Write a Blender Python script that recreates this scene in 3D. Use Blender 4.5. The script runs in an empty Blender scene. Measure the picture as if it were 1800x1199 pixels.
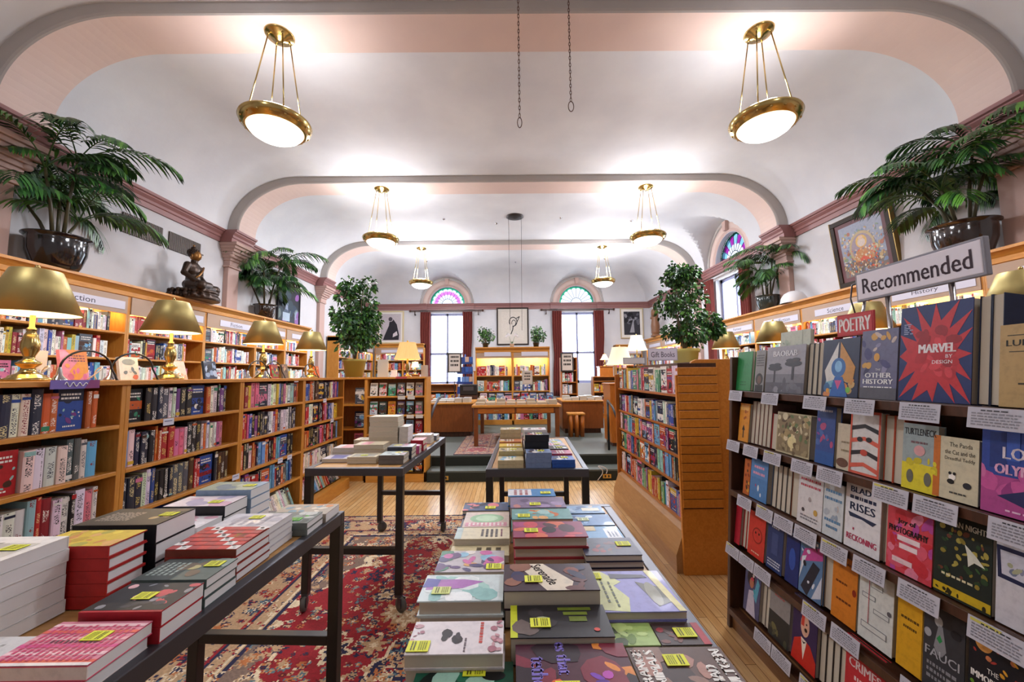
import bpy, math, random
import numpy as np
from mathutils import Matrix, Vector
R = math.radians
PI = math.pi
rnd = random.Random(7)

# ------------------------------------------------------------------ camera, world, exposure
scn = bpy.context.scene
cam_d = bpy.data.cameras.new('camera'); cam = bpy.data.objects.new('camera', cam_d)
scn.collection.objects.link(cam); scn.camera = cam
cam_d.sensor_width = 36; cam_d.lens = 14.1; cam_d.clip_start = .02; cam_d.clip_end = 200
cam.matrix_world = Matrix(((0.99993658, 0.01003289, -0.00511603, 0), (-0.0042397, -0.08550058, -0.9963291, 0),
                           (-0.01043348, 0.9962876, -0.08545262, 1.5), (0, 0, 0, 1)))
scn.view_settings.view_transform = 'Standard'; scn.view_settings.look = 'None'
scn.view_settings.gamma = 1; scn.view_settings.use_curve_mapping = False
scn.view_settings.exposure = 0.32
world = bpy.data.worlds.new('sky'); scn.world = world; world.use_nodes = True
bg = world.node_tree.nodes['Background']; bg.inputs[0].default_value = (.80, .90, 1, 1); bg.inputs[1].default_value = 8.0

CHANDELIER_W = 105; BOWL_E = 2.6; VALANCE_W = 8.5; LAMP_W = 4.2

# ------------------------------------------------------------------ colours and materials
def lin(c):
    if isinstance(c, str): c = tuple(int(c[i:i+2], 16)/255 for i in (0, 2, 4))
    return tuple((x/12.92 if x <= .04045 else ((x+.055)/1.055)**2.4) for x in c)
MATS = {}
def mat(name, col=None, rough=.5, metal=0, spec=.5, emit=None, es=0):
    if name in MATS: return MATS[name]
    m = bpy.data.materials.new(name); m.use_nodes = True; MATS[name] = m
    b = m.node_tree.nodes['Principled BSDF']
    if col is not None: b.inputs['Base Color'].default_value = (*lin(col), 1)
    b.inputs['Roughness'].default_value = rough; b.inputs['Metallic'].default_value = metal
    b.inputs['Specular IOR Level'].default_value = spec
    if emit is not None:
        b.inputs['Emission Color'].default_value = (*lin(emit), 1); b.inputs['Emission Strength'].default_value = es
    return m
def nd(m, t, **k):
    n = m.node_tree.nodes.new(t)
    for a, v in k.items(): setattr(n, a, v)
    return n
def ln(m, a, b): m.node_tree.links.new(a, b)
def bump(m, src, strength=.2, dist=.01):
    b = nd(m, 'ShaderNodeBump'); b.inputs['Strength'].default_value = strength; b.inputs['Distance'].default_value = dist
    ln(m, src, b.inputs['Height']); ln(m, b.outputs[0], m.node_tree.nodes['Principled BSDF'].inputs['Normal'])
def ramp(m, fac, stops, interp='LINEAR'):
    r = nd(m, 'ShaderNodeValToRGB'); r.color_ramp.interpolation = interp
    e = r.color_ramp.elements
    while len(e) < len(stops): e.new(.5)
    for i, (p, c) in enumerate(stops): e[i].position = p; e[i].color = (*lin(c), 1)
    ln(m, fac, r.inputs[0]); return r
def coords(m, kind='Object', scale=(1, 1, 1)):
    t = nd(m, 'ShaderNodeTexCoord'); mp = nd(m, 'ShaderNodeMapping'); mp.inputs['Scale'].default_value = scale
    ln(m, t.outputs[kind], mp.inputs[0]); return mp.outputs[0]
def wood(name, c1, c2, scale=(2, 2, 14), rough=.4, kind='Object'):
    m = mat(name, c1, rough); v = coords(m, kind, scale)
    n = nd(m, 'ShaderNodeTexNoise'); n.inputs['Scale'].default_value = 3; n.inputs['Detail'].default_value = 6; n.inputs['Distortion'].default_value = 1.2
    ln(m, v, n.inputs['Vector']); r = ramp(m, n.outputs[0], [(.3, c1), (.7, c2)])
    ln(m, r.outputs[0], m.node_tree.nodes['Principled BSDF'].inputs['Base Color']); bump(m, n.outputs[0], .08, .002)
    return m
def plaster(name, c1, c2, rough=.85):
    m = mat(name, c1, rough, spec=.2); v = coords(m)
    n = nd(m, 'ShaderNodeTexNoise'); n.inputs['Scale'].default_value = 1.1; n.inputs['Detail'].default_value = 8
    ln(m, v, n.inputs['Vector']); r = ramp(m, n.outputs[0], [(.35, c1), (.7, c2)])
    ln(m, r.outputs[0], m.node_tree.nodes['Principled BSDF'].inputs['Base Color'])
    n2 = nd(m, 'ShaderNodeTexNoise'); n2.inputs['Scale'].default_value = 9; n2.inputs['Detail'].default_value = 5
    ln(m, v, n2.inputs['Vector']); bump(m, n2.outputs[0], .25, .01)
    return m
OAK = wood('golden_oak', 'bc7a2c', 'd0923e', (14, 14, 2))
OAKH = wood('golden_oak_shelf', 'bc7a2c', 'd0923e', (2, 14, 14))
OAKD = wood('orange_oak', 'a05818', 'b86c22', (12, 12, 2), .35)
OAKDH = wood('orange_oak_level', 'a05818', 'b86c22', (2, 12, 12), .35)
DARKW = wood('dark_walnut', '3c2416', '523020', (12, 12, 2), .4)
PLY = wood('inset_pine', 'b98a52', 'c99c62', (2, 14, 10), .45)
BACKL = wood('pale_back_board', 'c8a068', 'd4ae78', (12, 2, 2), .6)
BACKW = wood('back_board', '8a5a2c', '9c6a38', (12, 2, 2), .6)
PLA = plaster('lavender_white_plaster', 'c2c2c6', 'd0d0d2')
WALLM = plaster('cream_white_plaster', 'c3c2c5', 'd0cfd0')
PINK = plaster('pale_pink_plaster', 'c4aea6', 'd0bab0')
GREYP = plaster('grey_plaster', 'a8a29e', 'b2aca8')
MAUVE = mat('mauve_moulding_paint', '8a5f5c', .45)
PILM = mat('pale_rose_paint', 'b89a90', .6)
STEEL = mat('dark_steel', '3f3d3c', .35, .75)
STEELB = mat('brushed_steel_rim', '5a5a60', .42, .8)
BRASS = mat('antique_brass', 'b5a46c', .46, .85)
BRASSP = mat('polished_brass', 'bca468', .2, 1)
BLACK = mat('black_plastic', '121214', .4)
WHITE = mat('white_card', 'e2e0e2', .5)
SOIL = mat('brown_soil', '6a4226', .95)
def attr_mat(name, rough=.4, spine=False, coat=0):
    m = mat(name, 'ffffff', rough); b = m.node_tree.nodes['Principled BSDF']
    a = nd(m, 'ShaderNodeAttribute', attribute_name='Col')
    if name == 'printed_cover':       # printed mottling, so that flat inks read as pictures
        v = coords(m, 'Object', (1, 1, 1)); n = nd(m, 'ShaderNodeTexNoise'); n.inputs['Scale'].default_value = 42; n.inputs['Detail'].default_value = 5; n.inputs['Roughness'].default_value = .65
        ln(m, v, n.inputs['Vector']); r = ramp(m, n.outputs[0], [(.36, 'b4b4ba'), (.5, 'f0eeee'), (.66, 'ffffff')]); mx = nd(m, 'ShaderNodeMix', data_type='RGBA', blend_type='MULTIPLY'); mx.inputs[0].default_value = .3
        ln(m, a.outputs['Color'], mx.inputs[6]); ln(m, r.outputs[0], mx.inputs[7]); ln(m, mx.outputs[2], b.inputs['Base Color'])
    elif not spine: ln(m, a.outputs['Color'], b.inputs['Base Color'])
    else:
        # lettering blocks along the spine, from the spine's own uv (u across 0..1, v up 0..1) and a per-book seed
        uv = nd(m, 'ShaderNodeUVMap', uv_map='UVMap'); sx = nd(m, 'ShaderNodeSeparateXYZ'); ln(m, uv.outputs[0], sx.inputs[0])
        n = nd(m, 'ShaderNodeTexNoise'); n.inputs['Scale'].default_value = 1; n.inputs['Detail'].default_value = 2
        mp = nd(m, 'ShaderNodeMapping'); mp.inputs['Scale'].default_value = (5, 46, 1); ln(m, uv.outputs[0], mp.inputs[0]); ln(m, mp.outputs[0], n.inputs['Vector'])
        def mth(op, a_, b_=None):
            q = nd(m, 'ShaderNodeMath', operation=op)
            for i, x in enumerate((a_, b_)):
                if x is None: continue
                if isinstance(x, (int, float)): q.inputs[i].default_value = x
                else: ln(m, x, q.inputs[i])
            return q.outputs[0]
        fu = mth('FRACT', sx.outputs[0])
        inu = mth('MULTIPLY', mth('GREATER_THAN', fu, .22), mth('LESS_THAN', fu, .78))
        n2 = nd(m, 'ShaderNodeTexNoise'); n2.inputs['Scale'].default_value = 1; n2.inputs['Detail'].default_value = 0
        mp2 = nd(m, 'ShaderNodeMapping'); mp2.inputs['Scale'].default_value = (.31, 3.1, 1); ln(m, uv.outputs[0], mp2.inputs[0]); ln(m, mp2.outputs[0], n2.inputs['Vector'])
        k = mth('MULTIPLY', mth('MULTIPLY', inu, mth('GREATER_THAN', n.outputs[0], .52)), mth('GREATER_THAN', n2.outputs[0], .47))
        a2 = nd(m, 'ShaderNodeAttribute', attribute_name='Ink')
        mx = nd(m, 'ShaderNodeMix', data_type='RGBA'); ln(m, k, mx.inputs[0]); ln(m, a.outputs['Color'], mx.inputs[6]); ln(m, a2.outputs['Color'], mx.inputs[7])
        ln(m, mx.outputs[2], b.inputs['Base Color'])
    b.inputs['Coat Weight'].default_value = coat
    return m
SPINE = attr_mat('printed_spine', .38, True)
COVER = attr_mat('printed_cover', .42, coat=.02); COVER.node_tree.nodes['Principled BSDF'].inputs['Specular IOR Level'].default_value = .28
PAINT = attr_mat('matte_paint', .6)
PAGES = mat('paper_pages', 'beb4a2', .9); 
_v = coords(PAGES, 'Object', (1, 1, 1)); _w = nd(PAGES, 'ShaderNodeTexNoise'); _w.inputs['Scale'].default_value = 300
ln(PAGES, _v, _w.inputs['Vector']); bump(PAGES, _w.outputs[0], .3, .0005)
PAGESW = mat('white_pages', 'd8d6d6', .9)

# ------------------------------------------------------------------ mesh helper
def uvbox(): return [(0, 0), (1, 0), (1, 1), (0, 1)]
class MB:
    def __init__(s): s.v = []; s.f = []; s.m = []; s.c = []; s.k = []; s.uv = []; s.mats = []; s.sm = []
    def mi(s, m):
        if m not in s.mats: s.mats.append(m)
        return s.mats.index(m)
    def face(s, idx, m, col=(1, 1, 1), ink=(1, 1, 1), uv=None, smooth=False):
        s.f.append(idx); s.m.append(s.mi(m)); s.c.append(col); s.k.append(ink); s.uv.append(uv or [(0, 0)]*len(idx)); s.sm.append(smooth)
    def box(s, a, b, m, M=None, col=(1, 1, 1), ink=(1, 1, 1), skip=(), uvs=None):
        n = len(s.v); (x0, y0, z0), (x1, y1, z1) = a, b
        P = [(x0, y0, z0), (x1, y0, z0), (x1, y1, z0), (x0, y1, z0), (x0, y0, z1), (x1, y0, z1), (x1, y1, z1), (x0, y1, z1)]
        if M is not None: P = [tuple(M @ Vector(p)) for p in P]
        s.v += P
        F = {'b': (3, 2, 1, 0), 't': (4, 5, 6, 7), 'f': (0, 1, 5, 4), 'r': (1, 2, 6, 5), 'k': (2, 3, 7, 6), 'l': (3, 0, 4, 7)}
        for k, q in F.items():
            if k in skip: continue
            u = (uvs or {}).get(k)
            s.face([n+i for i in q], m, col, ink, u)
    def wedge(s, prof, x0, x1, m, M=None, col=(1, 1, 1), axis='x'):
        """prism: prof is a closed list of (a,b) in the plane across the axis"""
        n = len(s.v); k = len(prof)
        for x in (x0, x1):
            for a, b in prof:
                p = (x, a, b) if axis == 'x' else ((a, x, b) if axis == 'y' else (a, b, x))
                s.v.append(tuple(M @ Vector(p)) if M is not None else p)
        for i in range(k):
            j = (i+1) % k; s.face([n+i, n+j, n+k+j, n+k+i], m, col)
        s.face([n+i for i in range(k)][::-1], m, col); s.face([n+k+i for i in range(k)], m, col)
    def lathe(s, prof, m, c=(0, 0, 0), seg=32, M=None, col=(1, 1, 1), smooth=True):
        n = len(s.v); k = len(prof)
        for i in range(seg):
            a = 2*PI*i/seg
            for r, z in prof:
                p = Vector((c[0]+r*math.cos(a), c[1]+r*math.sin(a), c[2]+z)); s.v.append(tuple(M @ p if M is not None else p))
        for i in range(seg):
            j = (i+1) % seg
            for q in range(k-1): s.face([n+i*k+q, n+j*k+q, n+j*k+q+1, n+i*k+q+1], m, col, smooth=smooth)
    def tube(s, path, r, m, seg=8, col=(1, 1, 1), M=None, cap=True):
        n = len(s.v); path = [Vector(p) for p in path]; k = len(path)
        rr = r if isinstance(r, (list, tuple)) else [r]*k
        up = Vector((0, 0, 1)); u = None
        for i, p in enumerate(path):
            t = (path[min(i+1, k-1)]-path[max(i-1, 0)]).normalized()
            if u is None:
                u = t.cross(up); u = t.cross(Vector((1, 0, 0))) if u.length < .05 else u
            u = (u-t*u.dot(t)).normalized(); w = t.cross(u)
            for j in range(seg):
                a = 2*PI*j/seg; q = p+(u*math.cos(a)+w*math.sin(a))*rr[i]
                s.v.append(tuple(M @ q if M is not None else q))
        for i in range(k-1):
            for j in range(seg):
                l = (j+1) % seg; s.face([n+i*seg+j, n+i*seg+l, n+(i+1)*seg+l, n+(i+1)*seg+j], m, col, smooth=True)
        if cap: s.face([n+j for j in range(seg)][::-1], m, col); s.face([n+(k-1)*seg+j for j in range(seg)], m, col)
    def ball(s, c, r, m, col=(1, 1, 1), seg=14, M=None):
        if isinstance(r, (int, float)): r = (r, r, r)
        n = len(s.v); rings = max(5, seg//2)
        for i in range(rings+1):
            th = PI*i/rings
            for j in range(seg):
                a = 2*PI*j/seg; p = Vector((c[0]+r[0]*math.sin(th)*math.cos(a), c[1]+r[1]*math.sin(th)*math.sin(a), c[2]+r[2]*math.cos(th)))
                s.v.append(tuple(M @ p if M is not None else p))
        for i in range(rings):
            for j in range(seg):
                l = (j+1) % seg; s.face([n+i*seg+j, n+(i+1)*seg+j, n+(i+1)*seg+l, n+i*seg+l], m, col, smooth=True)
    def poly(s, pts, m, col=(1, 1, 1), M=None):
        n = len(s.v); s.v += [tuple(M @ Vector(p)) if M is not None else tuple(p) for p in pts]
        s.face([n+i for i in range(len(pts))], m, col)
    def build(s, name, parent=None, loc=None, rot=None, M=None, bevel=0):
        me = bpy.data.meshes.new(name); me.from_pydata(s.v, [], s.f)
        for m in s.mats: me.materials.append(m)
        me.polygons.foreach_set('material_index', s.m); me.polygons.foreach_set('use_smooth', s.sm)
        if any(m in (SPINE, COVER, PAINT) for m in s.mats):
            L = [len(f) for f in s.f]
            for nm, arr in (('Col', s.c), ('Ink', s.k)):
                a = me.color_attributes.new(nm, 'FLOAT_COLOR', 'CORNER')
                d = np.ones((len(arr), 4), np.float32); d[:, :3] = np.array(arr, np.float32)
                a.data.foreach_set('color', np.repeat(d, L, axis=0).ravel())
            if SPINE in s.mats:
                uvl = me.uv_layers.new(name='UVMap'); uvl.data.foreach_set('uv', np.array([p for u in s.uv for p in u], np.float32).ravel())
        me.update()
        o = bpy.data.objects.new(name, me); scn.collection.objects.link(o)
        if parent is not None: o.parent = parent
        if M is not None: o.matrix_local = M
        if loc is not None: o.location = loc
        if rot is not None: o.rotation_euler = rot
        if bevel:
            b = o.modifiers.new('bevel', 'BEVEL'); b.width = bevel; b.segments = 2; b.limit_method = 'ANGLE'; b.harden_normals = False
        return o
def tag(o, label, cat, group=None, kind=None):
    for aa in ((' on the near middle table', ''), (' on the near left table', ''), (' of the table on the rug', ' of the rug table'), (' on the table on the rug', ' on the rug table'), ('tall oak bookcase with lit valance', 'tall oak bookcase')):
        if len(label.replace('-', ' ').split()) > 15: label = label.replace(*aa)
    o['label'] = label; o['category'] = cat
    if group: o['group'] = group
    if kind: o['kind'] = kind
    return o
def empty(name, label, cat, M=None, loc=None, rotz=0, group=None):
    o = bpy.data.objects.new(name, None); scn.collection.objects.link(o); o.empty_display_size = .1
    if M is not None: o.matrix_world = M
    if loc is not None: o.location = loc; o.rotation_euler = (0, 0, rotz)
    return tag(o, label, cat, group)
def struct(o): o['kind'] = 'structure'; return o
def quick(name, parts_fn, parent=None, **k):
    mb = MB(); parts_fn(mb); return mb.build(name, parent, **k)
def TR(x, y, z, rz=0): return Matrix.Translation((x, y, z)) @ Matrix.Rotation(rz, 4, 'Z')
_tx = {}
def text_geo(t):
    if t in _tx: return _tx[t]
    cu = bpy.data.curves.new('t', 'FONT'); cu.body = t; cu.size = 1; cu.resolution_u = 2; cu.align_x = 'LEFT'
    ob = bpy.data.objects.new('t', cu); me = bpy.data.meshes.new_from_object(ob)
    V = [tuple(v.co) for v in me.vertices]; F = [tuple(p.vertices) for p in me.polygons]
    bpy.data.objects.remove(ob); bpy.data.meshes.remove(me); bpy.data.curves.remove(cu)
    xs = [v[0] for v in V] or [0, 1]; ys = [v[1] for v in V] or [0, 1]
    _tx[t] = (V, F, min(xs), max(xs), min(ys), max(ys)); return _tx[t]
def text(mb, t, M, cx, cy, w, h, m, col, z=.0004, bold=0):
    """text scaled into a w x h box centred on cx,cy of plane M (x right, y up, z out)"""
    V, F, x0, x1, y0, y1 = text_geo(t); sx = w/max(1e-6, x1-x0); sy = h/max(1e-6, y1-y0)
    offs = [(0, 0)] if not bold else [(-bold, 0), (bold, 0)]
    for ox, oy in offs:
        n = len(mb.v)
        mb.v += [tuple(M @ Vector((cx+ox+(v[0]-(x0+x1)/2)*sx, cy+oy+(v[1]-(y0+y1)/2)*sy, z))) for v in V]
        for f in F: mb.face([n+i for i in f], m, col)

KNOWN = {'BAOBAB', 'THE', 'OTHER', 'HISTORY', 'MARVEL', 'BY', 'DESIGN', 'LUMBERJANES', 'TURTLENECK', 'LORE', 'OLYMPUS', 'The Panda', 'the Cat and the', 'Dreadful Teddy', 'BLADE', 'RISES', 'RECKONING', 'Joy of', 'PHOTOGRAPHY', 'ARABIAN NIGHTS',
  'A THOUSAND', 'CRIMES', 'FAUCI', 'IMMORTALISTS', 'CHLOE', 'BENJAMIN', 'ties that', 'tether', 'STRANGE', 'ANIMALS', 'CHAD', 'KULTGEN', 'Serenade'}
# ------------------------------------------------------------------ printed art on a cover: normalised coordinates, x right, y up
def art(mb, M, w, h, spec, z0=.0003):
    z = z0
    for it in spec:
        z += .00012; k = it[0]
        if k == 'r':
            _, x0, y0, x1, y1, c = it; mb.poly([(x0*w, y0*h, z), (x1*w, y0*h, z), (x1*w, y1*h, z), (x0*w, y1*h, z)], COVER, lin(c), M)
        elif k == 'c':
            _, cx, cy, rx, ry, c = it; mb.poly([((cx+rx*math.cos(a*PI/9))*w, (cy+ry*math.sin(a*PI/9))*h, z) for a in range(18)], COVER, lin(c), M)
        elif k == 'p':
            _, pts, c = it; mb.poly([(x*w, y*h, z) for x, y in pts], COVER, lin(c), M)
        elif k == 't' and it[1] not in KNOWN:
            t, cx, cy, tw, th, c = it[1:7]
            if len(it) > 7 and it[7] == 90: art(mb, M, w, h, [('lines', cx-th/2, cy-tw/2, cx+th/2, cy+tw/2, max(2, len(t)), c, len(t))], z)
            else: art(mb, M, w, h, [('lines', cx-tw/2, cy-th/2, cx+tw/2, cy+th/2, 1, c, len(t))], z)
        elif k == 't':
            _, t, cx, cy, tw, th, c = it[:7]; rot = it[7] if len(it) > 7 else 0
            text(mb, t, M @ Matrix.Translation((cx*w, cy*h, z)) @ Matrix.Rotation(R(rot), 4, 'Z'), 0, 0, tw*w if abs(rot) != 90 else tw*h, th*h if abs(rot) != 90 else th*w, COVER, lin(c), 0, bold=(it[8] if len(it) > 8 else 0)*w)
        elif k == 'star':
            _, cx, cy, rx, ry, n, inner, c, sd = it; q = random.Random(sd); pts = []
            for i in range(2*n):
                a = PI*i/n; rr = (q.uniform(.78, 1.0) if i % 2 == 0 else inner*q.uniform(.8, 1.15))
                pts.append((min(1, max(0, cx+rx*rr*math.cos(a))), min(1, max(0, cy+ry*rr*math.sin(a)))))
            # fan from the middle so that the concave star stays clean
            for i in range(2*n):
                a, b = pts[i], pts[(i+1) % (2*n)]
                mb.poly([(cx*w, cy*h, z), (a[0]*w, a[1]*h, z), (b[0]*w, b[1]*h, z)], COVER, lin(c), M)
        elif k == 'blobs':
            _, n, sd, cols, x0, y0, x1, y1, sz = it; q = random.Random(sd)
            for i in range(n):
                z += .00001; cx = q.uniform(x0, x1); cy = q.uniform(y0, y1); r_ = sz*q.uniform(.4, 1); a0 = q.uniform(0, 6); e = q.uniform(.35, 1)
                pts = []
                for a in range(9):
                    an = 2*PI*a/9; rx = r_*math.cos(an)*q.uniform(.8, 1.1); ry = r_*e*math.sin(an)
                    px = cx*w+(rx*math.cos(a0)-ry*math.sin(a0))*min(w, h); py = cy*h+(rx*math.sin(a0)+ry*math.cos(a0))*min(w, h)
                    pts.append((min(w, max(0, px)), min(h, max(0, py)), z))
                mb.poly(pts, COVER, lin(q.choice(cols)), M)
        elif k == 'lines':
            _, x0, y0, x1, y1, n, c, sd = it; q = random.Random(sd); dy = (y1-y0)/n
            for i in range(n):
                yy = y1-dy*(i+.5); xx = x0
                while xx < x1-.04:
                    l = q.uniform(.03, .12); mb.poly([(xx*w, (yy-dy*.26)*h, z), (min(x1, xx+l)*w, (yy-dy*.26)*h, z), (min(x1, xx+l)*w, (yy+dy*.26)*h, z), (xx*w, (yy+dy*.26)*h, z)], COVER, lin(c), M); xx += l+.025
                if q.random() < .3: pass
def rand_art(q, base):
    cols = [q.choice(PAL) for _ in range(3)]; s = []
    for i in range(q.randint(1, 2)):
        y = q.uniform(.05, .8); s.append(('r', 0, y, 1, min(1, y+q.uniform(.05, .3)), q.choice(cols)))
    s.append(('blobs', q.randint(3, 7), q.random(), cols, .1, .15, .9, .8, q.uniform(.15, .3))); s.append(('blobs', q.randint(10, 26), q.random(), [q.choice(PAL_DARK) for _ in range(2)]+cols, .1, .12, .9, .7, q.uniform(.05, .11)))
    ink = 'f2eee6' if sum(lin(base)) < .9 else '26242a'
    s.append(('lines', .12, .72, .88, .9, 2, ink, q.random())); s.append(('lines', .25, .06, .75, .13, 1, ink, q.random()))
    return s
PAL = ['1c1c22', '23283f', 'e8e4de', 'b5262b', '2f4f9e', 'd9b13a', '3c8f6a', '7a3f86', 'd97a9a', '6fa8cf', 'c95f28', '8a1e2a', 'f1ede4', '555a63', '98c4c0', '4a2f22']
CN = {'1c1c22': 'black', '23283f': 'navy', 'e8e4de': 'off-white', 'b5262b': 'red', '2f4f9e': 'blue', 'd9b13a': 'yellow', '3c8f6a': 'green', '7a3f86': 'purple',
      'd97a9a': 'pink', '6fa8cf': 'pale blue', 'c95f28': 'orange', '8a1e2a': 'maroon', 'f1ede4': 'cream', '555a63': 'grey', '98c4c0': 'pale teal', '4a2f22': 'brown'}
PAL_DARK = ['1c1c22']*5+['23283f']*4+['e8e4de', 'e8e4de', 'b5262b', '2f4f9e', '2f4f9e', 'd9b13a', '7a3f86', '8a1e2a', 'f1ede4', '555a63', '555a63', '4a2f22', '6fa8cf', 'c95f28', 'd97a9a']
PAL_LIGHT = ['e8e4de']*4+['f1ede4']*3+['1c1c22', '23283f', '2f4f9e', '6fa8cf', 'b5262b', 'c95f28', '555a63', 'd9b13a', '98c4c0', 'd97a9a', '8a1e2a']
PAL_BRIGHT = ['2f4f9e', '6fa8cf', '6fa8cf', '3c8f6a', 'd9b13a', 'b5262b', 'd97a9a', 'f1ede4', 'e8e4de', '23283f', '98c4c0', '7a3f86', 'c95f28', '1c1c22']
ORD = ['first', 'second', 'third', 'fourth', 'fifth', 'sixth', 'seventh', 'eighth', 'ninth', 'tenth', 'eleventh', 'twelfth', 'thirteenth', 'fourteenth', 'fifteenth', 'sixteenth', 'seventeenth',
       'eighteenth', 'nineteenth', 'twentieth', 'twenty-first', 'twenty-second', 'twenty-third', 'twenty-fourth', 'twenty-fifth', 'twenty-sixth', 'twenty-seventh', 'twenty-eighth', 'twenty-ninth', 'thirtieth',
       'thirty-first', 'thirty-second', 'thirty-third', 'thirty-fourth']

def shelf_book(mb, t, w, h, c, q, M=None, fine=True):
    """upright book: spine at y=0 looking to -y, x 0..t thick, y 0..w deep, z 0..h"""
    C = lin(c); ink = lin(q.choice(['f2eee6', 'e8d9a0', 'f2eee6', 'd8c06a']) if sum(C) < .9 else q.choice(['26242a', '26242a', '8a1e2a', '23283f']))
    C = tuple(x*q.uniform(.8, 1.15) for x in C); k = q.randint(0, 60)
    u = [(k, k*.37), (k+1, k*.37), (k+1, k*.37+1), (k, k*.37+1)]
    b = min(.003, t*.2)
    if fine:
        mb.wedge([(0, .004), (t*.2, .0008), (t*.5, 0), (t*.8, .0008), (t, .004), (t, w), (t-b*.6, w), (t-b*.6, .006), (b*.6, .006), (b*.6, w), (0, w)], 0, h, SPINE, M, C, axis='z')
        # uv and ink for the spine faces
        n0 = len(mb.f)-13
        for i in range(4):
            a0, a1 = k+[0, .2, .5, .8, 1][i], k+[0, .2, .5, .8, 1][i+1]
            mb.uv[n0+i] = [(a0, k*.37), (a1-1e-4, k*.37), (a1-1e-4, k*.37+1), (a0, k*.37+1)]
        for i in range(13): mb.k[n0+i] = ink if i < 4 else C
        mb.box((b*.6, .006, .003), (t-b*.6, w-.004, h-.003), PAGES, M)
    else:
        mb.box((0, 0, 0), (t, w, h), SPINE, M, C, C, skip=('b', 't', 'k', 'f')); n = len(mb.v)
        mb.box((0, 0, 0), (t, .004, h), SPINE, M, C, ink, skip=('b', 'k', 'l', 'r'), uvs={'f': u})
        mb.box((.001, .004, .001), (t-.001, w-.003, h-.003), PAGES, M, skip=('b', 'f', 'l', 'r'))
    if q.random() < .45:
        y0 = q.choice([.05, .8, .86]); cc = lin(q.choice(PAL)); mb.box((.0005, -.0006, h*y0), (t-.0005, .004, h*(y0+q.uniform(.04, .12))), COVER, M, cc, skip=('b', 'k', 't', 'l', 'r'))
def face_book(mb, w, t, h, c, q, M=None, spec=None):
    """upright book seen from the front: x 0..w, y 0..t, z 0..h; spine on the left"""
    C = lin(c); b = .002
    mb.box((0, 0, 0), (w, b, h), COVER, M, C); mb.box((0, t-b, 0), (w, t, h), COVER, M, C); mb.box((0, b, 0), (b, t-b, h), COVER, M, C)
    mb.box((b, b, .002), (w-.003, t-b, h-.002), PAGES, M)
    A = (M if M is not None else Matrix.Identity(4)) @ Matrix(((1, 0, 0, 0), (0, 0, -1, 0), (0, 1, 0, 0), (0, 0, 0, 1)))
    art(mb, A, w, h, spec or rand_art(q, c))
STUFF = MB()      # every small and distant book of the shop
BUDGET = {'n': 0}
def fill(M, x0, x1, y, z, h0, h1, q, pal, where=None, rowname='', tavg=.032, face_p=.06, gap=.1, depth=.15, lean=0, fine=False, xvis=None, depth_j=.012):
    """a row of books standing on one shelf of a case whose frame is M; where=None puts them in the shop's mass of small books"""
    x = x0+.006; end = x1-q.uniform(.01, gap); items = []
    L = Matrix.Rotation(lean, 4, 'X')
    while x < end:
        c = q.choice(pal); h = q.uniform(h0, h1)
        if q.random() < face_p and end-x > .16:
            w = q.uniform(.12, .145); items.append(('f', x, w, c, h, q.uniform(.02, .035))); x += w+.008; continue
        t = q.uniform(tavg*.6, tavg*1.45)
        for r_ in range(q.choice([1, 1, 1, 1, 2, 2, 3])):
            if x+t > end: break
            items.append(('s', x, t, c, h, q.uniform(depth*.85, depth))); x += t+.0012
        else: continue
        break
    if where is None:
        for k, xx, t, c, h, d in items:
            if k == 's': shelf_book(STUFF, t, d, h, c, q, M @ Matrix.Translation((xx, y+q.uniform(0, depth_j), z)) @ L, fine=False)
            else: face_book(STUFF, t, d, h, c, q, M @ Matrix.Translation((xx, y+.01, z)) @ L)
        return
    N = len(items)
    for i, (k, xx, t, c, h, d) in enumerate(items):
        if xvis and xx+t < xvis: continue
        mb = MB()
        if k == 's': shelf_book(mb, t, d, h, c, q, None, fine=True)
        else: face_book(mb, t, d, h, c, q)
        o = mb.build('book', M=None); o.matrix_world = M @ Matrix.Translation((xx, y+(q.uniform(0, depth_j) if k == 's' else .02), z+.0005)) @ L
        word = 'book facing out' if k == 'f' else 'book'
        rn = N-i-1
        nb = f'{ORD[rn]} from right'
        tag(o, f'{CN[c]} {word}, {nb} on {rowname} shelf, {where}', 'book', f'books on the {rowname} shelf of the {where}')
        BUDGET['n'] += 1
# ================================================================== THE ROOM
XW = 5.15; XV = 5.03; YB = -3.6; YE = 14.6; ZC = 4.14; ZS = 5.0; ZF = 5.12
BEAMS = [(.14, .6), (3.61, 4.07), (7.02, 7.48), (10.52, 10.98)]
WIN = [('e', -2.3), ('e', 2.48)]           # end windows, x of their middle
WR = 9.15                                   # right wall window, y of its middle
WH = .68; LR = .98
def cove(d, rx=1.45, top=ZF):
    if d <= 0: return ZC
    return top if d >= rx else ZC+(top-ZC)*math.sqrt(1-(1-d/rx)**2)
def zceil(x, y):
    z = min(cove(XV-abs(x), 1.22), cove(YE-y))
    for _, cx in WIN:
        if abs(x-cx) < LR and y > 12: z = max(z, ZC+math.sqrt(LR*LR-(x-cx)**2))
    if abs(y-WR) < LR and x > 3: z = max(z, ZC+math.sqrt(LR*LR-(y-WR)**2))
    return min(z, ZF)
mb = MB()
xs = sorted(set([-XW, XW]+[round(s*(XV-1.3*(1-math.cos(PI/2*i/22))), 4) for i in range(23) for s in (-1, 1)]+[-3+i*.25 for i in range(25)]+
    [round(c+LR*math.cos(PI*i/28), 4) for _, c in WIN for i in range(29)]))
ys = sorted(set([YB, 0, 2, 4, 6, 7.5]+[round(YE-1.5*(1-math.cos(PI/2*i/22)), 4) for i in range(23)]+[11, 12, 13]+[round(WR+LR*math.cos(PI*i/28), 4) for i in range(29)]))
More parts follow.
